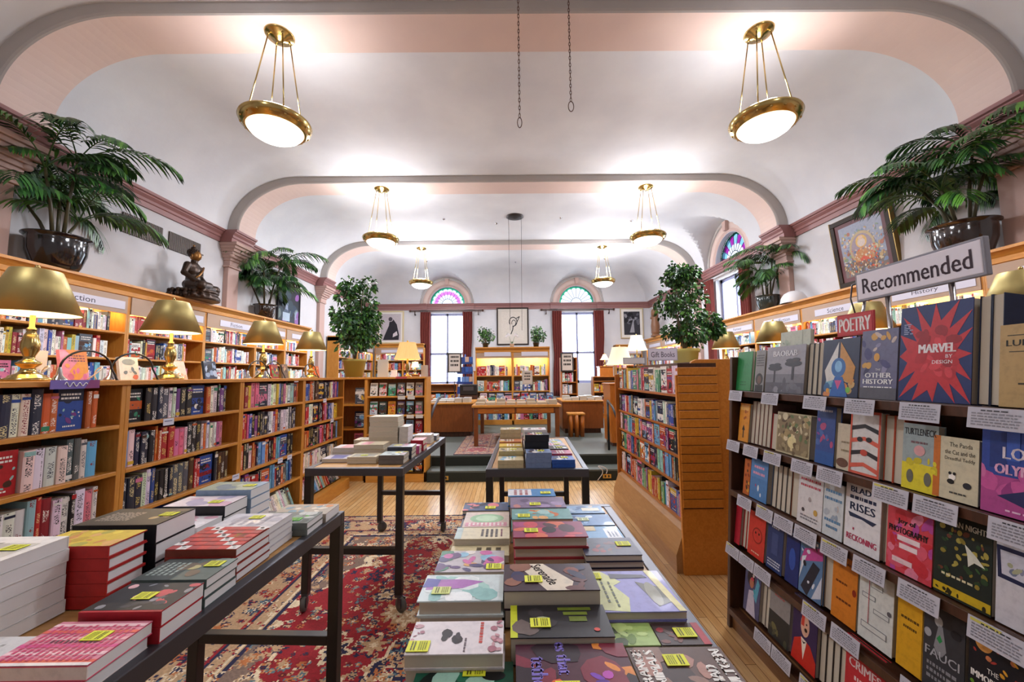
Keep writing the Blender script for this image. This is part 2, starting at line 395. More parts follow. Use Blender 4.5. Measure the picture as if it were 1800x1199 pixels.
xs = [x for i, x in enumerate(xs) if i == 0 or x-xs[i-1] > .002]; ys = [y for i, y in enumerate(ys) if i == 0 or y-ys[i-1] > .002]
nx, ny = len(xs), len(ys)
mb.v = [(x, y, zceil(x, y)) for y in ys for x in xs]
for j in range(ny-1):
    for i in range(nx-1): mb.face([j*nx+i, (j+1)*nx+i, (j+1)*nx+i+1, j*nx+i+1], PLA, smooth=True)
ce = struct(mb.build('ceiling')); ce.data.set_sharp_from_angle(angle=R(11))

# floor of narrow oak strips
FLO = mat('strip_floor', 'c09a68', .24)
v = coords(FLO); br = nd(FLO, 'ShaderNodeTexBrick'); mp = nd(FLO, 'ShaderNodeMapping'); mp.inputs['Rotation'].default_value = (0, 0, R(90)); ln(FLO, v, mp.inputs[0])
ln(FLO, mp.outputs[0], br.inputs['Vector'])
br.inputs['Scale'].default_value = 1; br.inputs['Brick Width'].default_value = 1.1; br.inputs['Row Height'].default_value = .057; br.inputs['Mortar Size'].default_value = .0016
br.inputs['Color1'].default_value = (*lin('d8ac70'), 1); br.inputs['Color2'].default_value = (*lin('e6c28c'), 1); br.inputs['Mortar'].default_value = (*lin('6a4a2a'), 1); br.offset = .37
n = nd(FLO, 'ShaderNodeTexNoise'); n.inputs['Scale'].default_value = 6; n.inputs['Detail'].default_value = 6; m2 = nd(FLO, 'ShaderNodeMapping'); m2.inputs['Scale'].default_value = (9, .8, 1)
ln(FLO, v, m2.inputs[0]); ln(FLO, m2.outputs[0], n.inputs['Vector'])
mx = nd(FLO, 'ShaderNodeMix', data_type='RGBA', blend_type='MULTIPLY'); mx.inputs[0].default_value = .45
rr = ramp(FLO, n.outputs[0], [(.3, 'b8a088'), (.7, 'ffffff')]); ln(FLO, br.outputs[0], mx.inputs[6]); ln(FLO, rr.outputs[0], mx.inputs[7])
ln(FLO, mx.outputs[2], FLO.node_tree.nodes['Principled BSDF'].inputs['Base Color'])
mb = MB(); mb.box((-XW, YB, -.1), (XW, 6.2, 0), FLO); struct(mb.build('floor'))
CARP = mat('grey_green_carpet', '4a4f48', .5, spec=.45); v = coords(CARP, 'Object', (1, 1, 1)); n = nd(CARP, 'ShaderNodeTexNoise'); n.inputs['Scale'].default_value = 220
ln(CARP, v, n.inputs['Vector']); rr = ramp(CARP, n.outputs[0], [(.3, '454b45'), (.7, '646b64')]); ln(CARP, rr.outputs[0], CARP.node_tree.nodes['Principled BSDF'].inputs['Base Color'])
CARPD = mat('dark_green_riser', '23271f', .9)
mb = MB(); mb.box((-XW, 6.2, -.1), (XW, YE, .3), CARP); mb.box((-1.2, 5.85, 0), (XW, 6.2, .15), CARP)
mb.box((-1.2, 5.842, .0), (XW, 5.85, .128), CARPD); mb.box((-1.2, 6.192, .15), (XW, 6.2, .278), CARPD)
struct(mb.build('trim_1'))

def wallpoly(mb, pts2, hole_groups, m, f):
    pass
# side and back walls
mb = MB(); mb.box((-XW-.15, YB, -.1), (-XW, YE, ZC+.02), WALLM); struct(mb.build('wall_left'))
mb = MB(); mb.box((-XW-.15, YB-.15, -.1), (XW+.15, YB, ZF+.1), WALLM); struct(mb.build('wall_back'))
def window_wall(mb, c_list, u0, u1, to3, z0, zt, m, depth=.22):
    """wall from u0..u1 with, for each centre c, a rectangular opening and above it a round-headed one; to3(u, z, d) -> point, d is depth outward"""
    us = [u0]
    def quad(a, b, c, d): mb.poly([to3(*a, 0), to3(*b, 0), to3(*c, 0), to3(*d, 0)], m)
    x = u0
    for c in c_list:
        a, b = c-WH, c+WH
        quad((x, z0), (a, z0), (a, ZC), (x, ZC))
        quad((a, 3.80), (b, 3.80), (b, ZC), (a, ZC)); quad((a, z0), (b, z0), (b, 1.2), (a, 1.2))
        # lunette ring from the round window to the lunette's edge
        N = 28
        for i in range(N):
            t0, t1 = PI*i/N, PI*(i+1)/N
            P = lambda r, t: (c+r*math.cos(t), ZC+r*math.sin(t))
            quad(P(.64, t0), P(LR+.015, t0), P(LR+.015, t1), P(.64, t1))
            mb.poly([to3(*P(.64, t0), 0), to3(*P(.64, t1), 0), to3(*P(.64, t1), depth), to3(*P(.64, t0), depth)], m)
        mb.poly([to3(a, 1.2, 0), to3(a, 3.8, 0), to3(a, 3.8, depth), to3(a, 1.2, depth)], m); mb.poly([to3(b, 1.2, 0), to3(b, 3.8, 0), to3(b, 3.8, depth), to3(b, 1.2, depth)], m)
        mb.poly([to3(a, 3.8, 0), to3(b, 3.8, 0), to3(b, 3.8, depth), to3(a, 3.8, depth)], m); mb.poly([to3(a, 1.2, 0), to3(b, 1.2, 0), to3(b, 1.2, depth), to3(a, 1.2, depth)], m)
        mb.poly([to3(a+.04, ZC, 0), to3(b-.04, ZC, 0), to3(b-.04, ZC, depth), to3(a+.04, ZC, depth)], m)
        x = b
    quad((x, z0), (u1, z0), (u1, ZC), (x, ZC))
mb = MB(); window_wall(mb, [c for _, c in WIN], -XW, XW, lambda u, z, d: (u, YE+d, z), -.1, ZC, WALLM); struct(mb.build('wall_end'))
mb = MB(); window_wall(mb, [WR], YB, YE, lambda u, z, d: (XW+d, u, z), -.1, ZC, WALLM); struct(mb.build('wall_right'))

# beams: rounded ribs across the vault with a grey edge and a pink underside
def rib_profile():
    pts = []; xi = 4.84; rx, rz = 1.15, ZS-ZC
    for i in range(21):
        a = PI/2*i/20; pts.append((xi-rx+rx*math.cos(a), ZC+rz*math.sin(a)))
    return pts+[(-x, z) for x, z in pts[::-1]]
rp = rib_profile()
for bi, (y0, y1) in enumerate(BEAMS):
    mb = MB()
    # section: grey rounded edge (.05) then pink soffit, extruded along the arch and up into the vault
    sec = [(y0-.02, .34), (y0-.02, .035), (y0-.012, .012), (y0+.0, .0), (y1, 0), (y1+.02, .035), (y1+.02, .34)]
    mm = [GREYP, GREYP, GREYP, PINK, GREYP, GREYP]
    n = len(rp)
    cols = []
    for i, (x, z) in enumerate(rp):
        a = rp[max(i-1, 0)]; b = rp[min(i+1, n-1)]; tx, tz = b[0]-a[0], b[1]-a[1]; l = math.hypot(tx, tz); nx_, nz_ = tz/l, -tx/l
        cols.append([(x+nx_*o, yy, z+nz_*o) for yy, o in sec])
    base = len(mb.v); k = len(sec)
    for c in cols: mb.v += c
    for i in range(n-1):
        for j in range(k-1): mb.face([base+i*k+j, base+i*k+j+1, base+(i+1)*k+j+1, base+(i+1)*k+j], mm[j], smooth=False)
    struct(mb.build(f'trim_{bi+2}'))
# wall cornice with its mouldings, broken forward over the pilasters and stopped at the window arches
CPROF = [(0, -.22), (.03, -.22), (.035, -.15), (.05, -.14), (.05, -.10), (.085, -.06), (.085, -.045), (.11, -.035), (.12, -.01), (.12, 0), (0, 0)]
def cornice_run(mb, a, b, ax, side, extra=0, z=ZC):
    """ax 'y': run along y at x=side*XW; ax 'x': run along x at y=YE"""
    prof = [(p[0]+(extra if 0 < i < len(CPROF)-1 else 0), p[1]) for i, p in enumerate(CPROF)]
    if ax == 'y': P = [[(side*(XW-d), q, z+h) for d, h in prof] for q in (a, b)]
    else: P = [[(q, YE-d, z+h) for d, h in prof] for q in (a, b)]
    n = len(mb.v); mb.v += P[0]+P[1]; k = len(prof)
    for i in range(k):
        j = (i+1) % k; mb.face([n+i, n+j, n+k+j, n+k+i], MAUVE)
    mb.face([n+i for i in range(k)], MAUVE); mb.face([n+k+i for i in range(k)], MAUVE)
ti = 6
for side in (-1, 1):
    mb = MB(); cornice_run(mb, YB, YE, 'y', side)
    for y0, y1 in BEAMS: cornice_run(mb, y0-.06, y1+.06, 'y', side, .2)
    struct(mb.build(f'trim_{ti}')); ti += 1
mb = MB(); cornice_run(mb, -XW, XW, 'x', 1)
for _, c in WIN:
    for s in (-1, 1): cornice_run(mb, c+s*.86-.13, c+s*.86+.13, 'x', 1, .05)
struct(mb.build(f'trim_{ti}')); ti += 1
for side in (-1, 1):      # pilasters with moulded capitals
    for y0, y1 in BEAMS:
        mb = MB(); X = lambda d: side*(XW-d); ym = (y0+y1)/2
        def bxx(d, h0, h1, w): mb.box((min(X(0), X(d)), ym-w, h0), (max(X(0), X(d)), ym+w, h1), PILM)
        bxx(.09, .0, 3.5, .14); bxx(.12, 3.5, 3.53, .17); bxx(.12, 3.53, 3.62, .15)
        for i in range(5): bxx(.14+.034*i, 3.62+.05*i, 3.68+.05*i, .17+.022*i)
        bxx(.31, 3.87, 3.93, .275)
        for s in (-1, 1):
            for z in (3.70, 3.80): mb.ball((X(.16), ym+s*.17, z), (.045, .05, .04), PILM)
        struct(mb.build(f'trim_{ti}', bevel=.006)); ti += 1
# hood mouldings round the arched windows
def hood(mb, to3, c, r, w, d0, d1, m, a0=0, a1=PI):
    N = 32; sec = [(r-w, 0), (r-w, d0), (r-w*.5, d1), (r, d0), (r, 0)]
    base = len(mb.v)
    for i in range(N+1):
        t = a0+(a1-a0)*i/N
        for rr_, dd in sec: mb.v.append(to3(c+rr_*math.cos(t), ZC+rr_*math.sin(t), -dd))
    for i in range(N):
        for j in range(4): mb.face([base+i*5+j, base+i*5+j+1, base+(i+1)*5+j+1, base+(i+1)*5+j], m, smooth=True)
T3E = lambda u, z, d: (u, YE+d, z)
T3R = lambda u, z, d: (XW+d, u, z)
PANEG = mat('clear_window_glass', 'ffffff', .02)
nt = PANEG.node_tree; nt.nodes.clear(); o_ = nt.nodes.new('ShaderNodeOutputMaterial'); a_ = nt.nodes.new('ShaderNodeBsdfTransparent'); g_ = nt.nodes.new('ShaderNodeBsdfGlossy'); g_.inputs['Roughness'].default_value = .03
x_ = nt.nodes.new('ShaderNodeMixShader'); x_.inputs[0].default_value = .06; a_.inputs[0].default_value = (.93, .96, 1, 1); nt.links.new(a_.outputs[0], x_.inputs[1]); nt.links.new(g_.outputs[0], x_.inputs[2]); nt.links.new(x_.outputs[0], o_.inputs[0])
def stained(name, c):
    m = bpy.data.materials.new(name); m.use_nodes = True; nt = m.node_tree; nt.nodes.clear(); o_ = nt.nodes.new('ShaderNodeOutputMaterial')
    a_ = nt.nodes.new('ShaderNodeBsdfTransparent'); a_.inputs[0].default_value = (*c, 1); nt.links.new(a_.outputs[0], o_.inputs[0]); return m
SG = {'g': stained('green_glass', (0.0060, 0.0660, 0.0360)), 'p': stained('pink_glass', (0.1200, 0.0360, 0.1140)), 'w': stained('milky_glass', (0.1440, 0.1440, 0.1620)), 'b': stained('blue_glass', (0.0420, 0.0900, 0.1320)), 'm': stained('magenta_glass', (0.0600, 0.0048, 0.0540)), 'd': stained('dark_green_glass', (0.0024, 0.0180, 0.0120))}
SASH = mat('pale_blue_sash', '8f93b4', .5); LEAD = mat('lead_came', '3a3c40', .5, .6)
def window(n, c, to3, scheme):
    mb = MB()
    def bar(u0, u1, z0, z1, d0=.12, d1=.17):
        pts = [to3(u, z, d) for d in (d0, d1) for u, z in ((u0, z0), (u1, z0), (u1, z1), (u0, z1))]; n_ = len(mb.v); mb.v += pts
        for f in ((0, 1, 2, 3), (4, 5, 6, 7), (0, 1, 5, 4), (1, 2, 6, 5), (2, 3, 7, 6), (3, 0, 4, 7)): mb.face([n_+i for i in f], SASH)
    a, b = c-WH, c+WH
    bar(a, a+.09, 1.2, 3.8); bar(b-.09, b, 1.2, 3.8); bar(a, b, 3.72, 3.8); bar(a, b, 1.2, 1.3); bar(c-.035, c+.035, 1.2, 3.8); bar(a, b, 2.27, 2.35)
    f = struct(mb.build(f'window_{n}'))
    g = MB(); g.poly([to3(a, 1.2, .15), to3(b, 1.2, .15), to3(b, 3.8, .15), to3(a, 3.8, .15)], PANEG); g.build('window_pane', f)
    s = MB(); r = .63; N = 10
    rings = {'e1': ['w', 'w', 'p', 'w', 'g'], 'e2': ['w', 'w', 'w', 'w', 'g'], 'r': ['w', 'w', 'm', 'b', 'd']}[scheme]; rad = [0, .2, .34, .47, .55, r]
    for k in range(5):
        for i in range(N):
            t0, t1 = PI*i/N, PI*(i+1)/N; sub = 4
            for q in range(sub):
                u0, u1 = t0+(t1-t0)*q/sub, t0+(t1-t0)*(q+1)/sub
                def wob(rad_, t): # scalloped rings
                    return rad_ if rad_ in (0, r) else rad_+.035*abs(math.sin(N*t))-.0
                P = lambda rr_, t: to3(c+rr_*math.cos(t), ZC+.005+rr_*math.sin(t), .13)
                ck = rings[k]
                if scheme == 'r' and (i+k) % 2 and k in (2, 3): ck = {'m': 'b', 'b': 'm'}[ck]
                if k == 0: s.poly([P(0, 0), P(wob(rad[1], u0), u0), P(wob(rad[1], u1), u1)], SG[ck])
                else: s.poly([P(wob(rad[k], u0), u0), P(wob(rad[k+1], u0), u0), P(wob(rad[k+1], u1), u1), P(wob(rad[k], u1), u1)], SG[ck])
    s.build('stained_glass', f)
    l = MB()
    for i in range(N+1):
        t = PI*i/N; l.tube([to3(c+.2*math.cos(t), ZC+.2*math.sin(t), .12), to3(c+r*math.cos(t), ZC+r*math.sin(t), .12)], .006, LEAD, 5)
    for rr_ in (.2, r): l.tube([to3(c+rr_*math.cos(PI*i/24), ZC+.01+rr_*math.sin(PI*i/24), .12) for i in range(25)], .008, LEAD, 5)
    l.build('lead_lines', f)
    h = MB(); hood(h, to3, c, .99, .07, .02, .05, GREYP); hood(h, to3, c, .90, .18, .015, .02, PINK); hood(h, to3, c, .74, .09, .0, .02, PILM); h.build('arch_moulding', f)
    k = MB(); p = [to3(c+x, z, -d) for d in (.0, .1) for x, z in ((-.05, ZC+.70), (.05, ZC+.70), (.075, ZC+.92), (-.075, ZC+.92))]; k.v = p
    for q in ((0, 1, 2, 3), (4, 5, 6, 7), (0, 1, 5, 4), (1, 2, 6, 5), (2, 3, 7, 6), (3, 0, 4, 7)): k.face(list(q), PILM)
    k.build('keystone', f)
window(1, WIN[0][1], T3E, 'e1'); window(2, WIN[1][1], T3E, 'e2'); window(3, WR, T3R, 'r')

# curtains on dark rods
CUR = mat('rust_red_curtain', '6e2a22', .8)
def curtain_set(c, mode, lab, hasrod=True):
    M = TR(c, YE-.13, 0) if mode == 'e' else TR(XW-.13, c, 0, R(-90))
    for s in (-1, 1):
        mb = MB(); N = 36
        for row in range(13):
            z = .75+(3.83-.75)*row/12; pin = 1-.12*math.exp(-((z-2.2)/.5)**2)
            for i in range(N+1):
                u = i/N; x = s*(.58+.36*u*pin+.0); mb.v.append((x, .035*math.sin(u*PI*9+row*.15)-.01, z))
        for row in range(12):
            for i in range(N): a = row*(N+1)+i; mb.face([a, a+1, a+N+2, a+N+1], CUR, smooth=True)
        o = mb.build('curtain'); o.matrix_world = M
        tag(o, f'rust red curtain hanging on the {"left" if s < 0 else "right"} of the {lab}', 'curtain', 'rust red window curtains')
        sm = o.modifiers.new('thick', 'SOLIDIFY'); sm.thickness = .004
    if hasrod:
        r_ = empty('curtain_rod', f'dark curtain rod above the {lab}', 'curtain rod', M=M, group='dark curtain rods')
        quick('rod', lambda b: b.tube([(-1.3, -.0, 3.87), (1.3, -.0, 3.87)], .018, DARKW), r_)
        for s in (-1, 1):
            quick('finial', lambda b: b.ball((s*1.32, 0, 3.87), .04, DARKW), r_)
            quick('bracket', lambda b: (b.box((s*1.15-.015, -.01, 3.72), (s*1.15+.015, .12, 3.76), DARKW), b.box((s*1.15-.015, -.01, 3.72), (s*1.15+.015, .015, 3.87), DARKW)), r_)
curtain_set(WIN[0][1], 'e', 'left end window'); curtain_set(WIN[1][1], 'e', 'right end window'); curtain_set(WR, 'r', 'window in the right wall')

# rug: knotted colours on a fine grid
def make_rug(name, x0, x1, y0, y1, med, step, label, seed=0, small=False):
    nx_, ny_ = int((x1-x0)/step), int((y1-y0)/step)
    gx = x0+(np.arange(nx_)+.5)*step; gy = y0+(np.arange(ny_)+.5)*step; X, Y = np.meshgrid(gx, gy)
    def C(h): return np.array(lin(h))
    red, navy, tan, cream, dred, teal, gold = C('8e1420'), C('1d1e40'), C('b49470'), C('d6c4a4'), C('5c0e18'), C('55707a'), C('b06a3a')
    r_ = np.random.RandomState(3+seed); N = 130 if not small else 30
    # mirrored flower heads
    d = np.minimum.reduce([X-x0, x1-X, Y-y0, y1-Y])
    cx, cy = med; u = np.abs(X-cx); v_ = np.abs(Y-cy)
    col = np.tile(red, (ny_, nx_, 1)).astype(float)
    bw = .56 if not small else .18
    # spandrels
    uu = (x1-x0)/2-bw-np.minimum(X-x0-bw, x1-bw-X); vv = np.minimum(Y-y0-bw, y1-bw-Y)
    spx = np.minimum(X-x0-bw, x1-bw-X); span = (spx*1.0+vv*.62 < .62+.05*np.sin(spx*18)+.05*np.cos(vv*22)) & (d > bw)
    spano = (spx*1.0+vv*.62 < .67+.05*np.sin(spx*18)+.05*np.cos(vv*22)) & (d > bw)
    ang = np.arctan2(Y-cy, X-cx); rad = np.hypot((X-cx), (Y-cy)*.8)
    medr = (.42 if not small else .15)*(1+.09*np.abs(np.cos(8*ang)))
    if not small: col[spano] = cream; col[span] = navy*.6+tan*.4
    col[(rad < medr+.02)] = cream; col[rad < medr] = navy
    col[rad < medr*.55] = red; col[rad < medr*.3] = tan
    border = d < bw
    col[border] = tan
    for a, b, c in ((0, .03, navy), (.03, .045, cream), (.13, .15, navy), (.15, .16, red), (.40, .41, red), (.41, .43, navy), (.5, .52, cream), (.53, .56, navy)):
        if small: a, b = a*.33, b*.33
        m_ = (d >= a) & (d < b) & border; col[m_] = c
    nb = navy*.8; inner = (d > .16) & (d < .4) & border if not small else (d > .05) & (d < .13)
    # scatter of flowers: rings of petals, mirrored left-right
    def flowers(mask, n, smin, smax, cols, sd, mirror=True):
        q = np.random.RandomState(sd)
        for _ in range(n):
            fx, fy = q.uniform(x0, x1), q.uniform(y0, y1); s = q.uniform(smin, smax); kk = q.randint(4, 9); c1, c2, c3 = [cols[q.randint(len(cols))] for _ in range(3)]; ph = q.uniform(0, 6); e = q.uniform(.6, 1.5)
            for mx_ in ((1, -1) if mirror else (1,)):
                fx2 = fx if mx_ == 1 else 2*cx-fx
                i0, i1 = int((fx2-s*1.6-x0)/step), int((fx2+s*1.6-x0)/step)+1; j0, j1 = int((fy-s*1.6-y0)/step), int((fy+s*1.6-y0)/step)+1
                i0, j0 = max(0, i0), max(0, j0); i1, j1 = min(nx_, i1), min(ny_, j1)
                if i1 <= i0 or j1 <= j0: continue
                xx = X[j0:j1, i0:i1]-fx2; yy = (Y[j0:j1, i0:i1]-fy)*e; rr_ = np.hypot(xx, yy); aa = np.arctan2(yy, xx*mx_)
                rad_ = s*(.75+.25*np.cos(kk*aa+ph)); mk = mask[j0:j1, i0:i1]; sub = col[j0:j1, i0:i1]
                sub[(rr_ < rad_) & mk] = c1; sub[(rr_ < rad_*.7) & mk] = c2; sub[(rr_ < rad_*.35) & mk] = c3
    field = ~border
    dens = 1 if not small else .12
    flowers(field & ~span & (rad > medr), int(1700*dens), .014, .036, [tan, cream, navy, dred, tan, gold, teal], 5)
    flowers(field & ~span & (rad > medr), int(90*dens), .06, .10, [tan, navy, cream, red], 6)
    flowers(span | (rad < medr), int(2000*dens), .02, .05, [tan, red, cream, navy, gold, teal, tan], 7)
    flowers(inner, int(2200*dens), .022, .055, [navy, red, cream, tan, gold, navy, teal], 8)
    flowers(border & ~inner, int(4200*dens), .008, .02, [navy, red, cream, gold, navy], 9)
    col *= r_.uniform(.8, 1.1, (ny_, nx_, 1))
    mb = MB(); VX, VY = np.meshgrid(x0+np.arange(nx_+1)*step, y0+np.arange(ny_+1)*step)
    vs = np.stack([VX.ravel(), VY.ravel(), np.full(VX.size, .012)], 1)
    idx = np.arange(nx_*ny_).reshape(ny_, nx_); J, I = np.meshgrid(np.arange(ny_), np.arange(nx_), indexing='ij'); a = J*(nx_+1)+I
    F = np.stack([a, a+1, a+nx_+2, a+nx_+1], -1).reshape(-1, 4)
    base = len(vs); sk = [(x0, y0, 0), (x1, y0, 0), (x1, y1, 0), (x0, y1, 0), (x0, y0, .012), (x1, y0, .012), (x1, y1, .012), (x0, y1, .012)]
    vs = np.vstack([vs, sk]); F2 = [[base+i for i in q] for q in ((0, 1, 5, 4), (1, 2, 6, 5), (2, 3, 7, 6), (3, 0, 4, 7))]
    me = bpy.data.meshes.new(name); me.from_pydata(vs.tolist(), [], F.tolist()+F2)
    RUGM = attr_mat('wool_pile', .95); me.materials.append(RUGM)
    a = me.color_attributes.new('Col', 'FLOAT_COLOR', 'CORNER'); dcol = np.ones((len(F)+4, 4), np.float32); dcol[:len(F), :3] = col.reshape(-1, 3); dcol[len(F):, :3] = C('1d1e40')
    a.data.foreach_set('color', np.repeat(dcol, 4, axis=0).ravel()); me.update()
    o = bpy.data.objects.new(name, me); scn.collection.objects.link(o); tag(o, label, 'rug'); return o
make_rug('persian_rug', -2.02, .55, .9, 4.46, (-.3, 2.02), .009, 'large red Persian rug with a tan flowered border on the wooden floor')
rg = make_rug('small_rug', -.88, -.22, 6.24, 8.4, (-.55, 7.3), .012, 'small faded red rug on the carpeted platform under the wooden table', 4, True); rg.location.z = .3; _c = rg.data.color_attributes['Col']; _d = np.zeros(len(_c.data)*4, np.float32); _c.data.foreach_get('color', _d); _d = _d.reshape(-1, 4); _d[:, :3] = _d[:, :3]*.6+np.array(lin('8a6a6c'))*.4; _c.data.foreach_set('color', _d.ravel())
# ================================================================== BOOKCASES
def case(name, label, M, w, d, h, shelves, m=OAK, mh=OAKH, plinth=.14, plinth_out=0, t=.028, shelf_out=0, group=None, cornice=False, valance=None, back_at=None, top_over=.02, z0=0, sign=None, light=False, left=True, right=True):
    """local frame: x along the front, y into the case (front at 0), z up"""
    r = empty(name, label, 'bookcase', M=M, group=group)
    q = lambda nm, *a, mm=m, parent=r, bv=.003: quick(nm, lambda b: [b.box(x[0], x[1], mm) for x in a], parent, bevel=bv)
    if left: q('side_panel', ((0, 0, z0), (t, d, h-t)))
    if right: q('side_panel', ((w-t, 0, z0), (w, d, h-t)))
    bk = back_at or d-.012
    q('back_panel', ((t, bk-.008, z0), (w-t, bk, h-t)), mm=BACKL if cornice else BACKW, bv=0)
    for z in shelves: q('shelf', ((t, -shelf_out, z-.024), (w-t, bk-.008, z)), mm=mh)
    q('plinth', ((0, -plinth_out, z0), (w, d*.9 if plinth_out == 0 else .02, z0+plinth)), mm=mh)
    if not cornice: q('top_board', ((-0, -top_over, h-t), (w, d, h)), mm=mh)
    else:
        quick('cornice_moulding', lambda b: b.wedge([(d, h-.14), (-.0, h-.14), (-.015, h-.13), (-.02, h-.08), (-.055, h-.045), (-.07, h-.03), (-.09, h-.028), (-.09, h), (d, h)], 0, w, mh), r)
    if valance:
        quick('valance', lambda b: b.box((t, -.012, valance), (w-t, .008, h-.14), PAINT, None, lin('a88c74')), r)
        if sign is not None:
            sg = quick('section_sign', lambda b: b.box((w*.24, -.018, valance+.05), (w*.95, -.0125, valance+.15), PAINT, None, lin('c9c6d2')), r)
            if sign:
                A = Matrix(((1, 0, 0, 0), (0, 0, -1, -.018), (0, 1, 0, 0), (0, 0, 0, 1)))
                tw = .05*len(sign)*.85
                quick('sign_lettering', lambda b: text(b, sign, A, w*.55, valance+.10, tw, .065, PAINT, lin('2c2838')), sg)
    if light:
        tb = quick('light_tube', lambda b: b.tube([(.12, .05, valance+.07), (w-.12, .05, valance+.07)], .013, mat('warm_tube', 'fff0c8', .4, emit='ffd890', es=8), 8), r)
        la = bpy.data.lights.new('valance_light', 'AREA'); la.shape = 'RECTANGLE'; la.size = w-.2; la.size_y = .05; la.energy = VALANCE_W*w; la.color = lin('ffe2b8')
        lo = bpy.data.objects.new('valance_light', la); scn.collection.objects.link(lo); lo.parent = r
        lo.matrix_local = Matrix.Translation((w/2, .07, valance+.045)) @ Matrix.Rotation(R(32), 4, 'X')
    return r
q = random.Random(11)
# --- low bookcases down the left side (front face at x=-2.3, looking towards +x)
LOWY = [.33, 1.38, 2.43, 3.475, 4.52, 5.6]
LOWS = [.43, .70, .967, 1.235]
nm = ['low bookcase nearest the camera on the left', 'low bookcase on the left beside the near display table', 'second low bookcase on the left, behind the flat book table', 'low bookcase on the left under the third brass lamp', 'farthest low bookcase on the left, beside the corner']
where = [None, 'nearest low left bookcase', 'second low left bookcase', None, None]
rows = ['top', 'second', 'third', 'fourth']
for i in range(5):
    M = TR(-2.3, LOWY[i], 0, R(90)); w = LOWY[i+1]-LOWY[i]
    case('low_bookcase', ['golden oak low bookcase nearest the camera on the left, under the largest brass lamp', 'golden oak low bookcase on the left beside the near book table', 'golden oak low bookcase on the left under the second brass lamp',
         'golden oak low bookcase on the left under the third brass lamp', 'golden oak low bookcase on the left next to the corner case'][i] if i else 'golden oak low bookcase at the left edge of the view', M, w, .55, 1.495, LOWS+[.14], plinth_out=.1, back_at=.27, shelf_out=0, group='low oak bookcases on the left')
    for k, z in enumerate(LOWS[::-1]):
        fill(M, .03, w-.03, .03, z, .185, .225, q, PAL_DARK if q.random() < .7 else PAL_LIGHT, where[i] if i else None, rows[k], fine=True, xvis=.33 if i == 1 else None, tavg=.036, face_p=.09 if k != 1 else .03)
    # tilted row on the base
    fill(M, .03, w-.03, .0, .155, .19, .22, q, PAL_LIGHT if i > 2 else PAL_DARK, None, '', tavg=.03, face_p=0, lean=R(-22), depth=.12)
# --- corner case turned across, and the case of face-out books beyond the low row
M = TR(-2.62, 5.95, 0, 0)
case('corner_bookcase', 'narrow oak corner bookcase with face-out books under the bushy ficus', M, .5, .35, 1.495, [.43, .75, 1.1, .14], back_at=.3)
for z, c, w_ in ((1.1, '555a63', .14), (.75, '23283f', .16), (.43, 'd97a9a', .13)): face_book(STUFF, w_, .03, .24, c, q, M @ Matrix.Translation((.3, .1, z)))
M = TR(-2.1, 5.86, 0, 0)
case('face_out_bookcase', 'oak bookcase facing the room with rows of face-out books, left of the steps', M, .88, .35, 1.495, [.40, .68, .95, 1.22, .14], back_at=.2)
fc = [(1.22, ['e8e4de', 'e8c8c8', '3c8f6a', '555a63', 'd8d4cc', 'a89c8c']), (.95, ['c8d4e0', '23403c', 'd99a2c', '4a3c70', '2c1c1c', '6a7068']), (.68, ['2c2420', '8a8478', 'b8b0a0', '555a63', '6f94bc', '8a1e2a']), (.40, ['d97a9a', 'e8e4de', '2f4f9e', 'f1ede4', 'c8d4e0', 'd9b13a']), (.14, ['1c1c22', 'e8e4de', 'b5262b', '555a63', 'd9b13a', '4a2f22'])]
for z, cs in fc:
    for k, c in enumerate(cs): face_book(STUFF, .105, .025, .19, c, q, M @ Matrix.Translation((.05+k*.132, .05, z+.001)) @ Matrix.Rotation(R(-6), 4, 'X'))
for xx, z in ((.47, 1.22), (.61, 1.22), (.6, .95), (.73, .95)):
    o = quick('shelf_card', lambda b: b.box((0, -.006, -.05), (.105, -.003, .0), PAINT, None, lin('c8c6c0'))); o.matrix_world = M @ Matrix.Translation((xx, -.0, z))
    tag(o, f'pale card on the {"top" if z > 1 else "second"} shelf edge of the face-out bookcase, {"left" if xx in (.47, .6) else "right"} of two', 'card', 'pale cards on the face-out bookcase')

# --- tall cases along both side walls
TS = [.15, .47, .80, 1.12, 1.44, 1.765, 2.09]
yl = [1.2, 2.48, 3.76, 5.04, 6.32, 7.6, 8.6, 9.55]
sg = ['', '', 'Fiction', 'Fiction', 'Fiction', 'Fiction', '']
spot_l = ['farthest back toward the camera on the left wall', 'behind the largest brass lamp', 'below the big potted palm', 'below the seated bronze statue', 'just beyond the bronze statue', 'below the second potted palm', 'at the far end of the left wall row']
for i in range(7):
    w = yl[i+1]-yl[i]; M = TR(-4.82, yl[i], 0, R(90))
    case('tall_bookcase', f'tall oak bookcase with lit valance on the left wall, {spot_l[i]}', M, w, .33, 2.68, TS, cornice=True, valance=2.32, sign=sg[i], light=i > 0, group='tall oak bookcases on the left wall')
    for z in TS[3:]:
        if i == 0: continue
        fill(M, .03, w-.03, .04, z, .17 if z > 2 else .2, .235 if z > 2 else .275, q, PAL_LIGHT if z > 1.2 else PAL_DARK, None, tavg=.03, face_p=.07, depth=.16, gap=.25)
yr = [9.1, 7.82, 6.54, 5.26, 3.98, 2.7, 1.4]
sgr = ['Fantasy', 'Science Fiction', 'Science', 'History', 'Mystery', '']
spot_r = ['at the far end under the round-pot palm', 'beside the far palm', 'behind the floral card', 'below the framed religious painting', 'below the big right palm', 'nearest the camera']
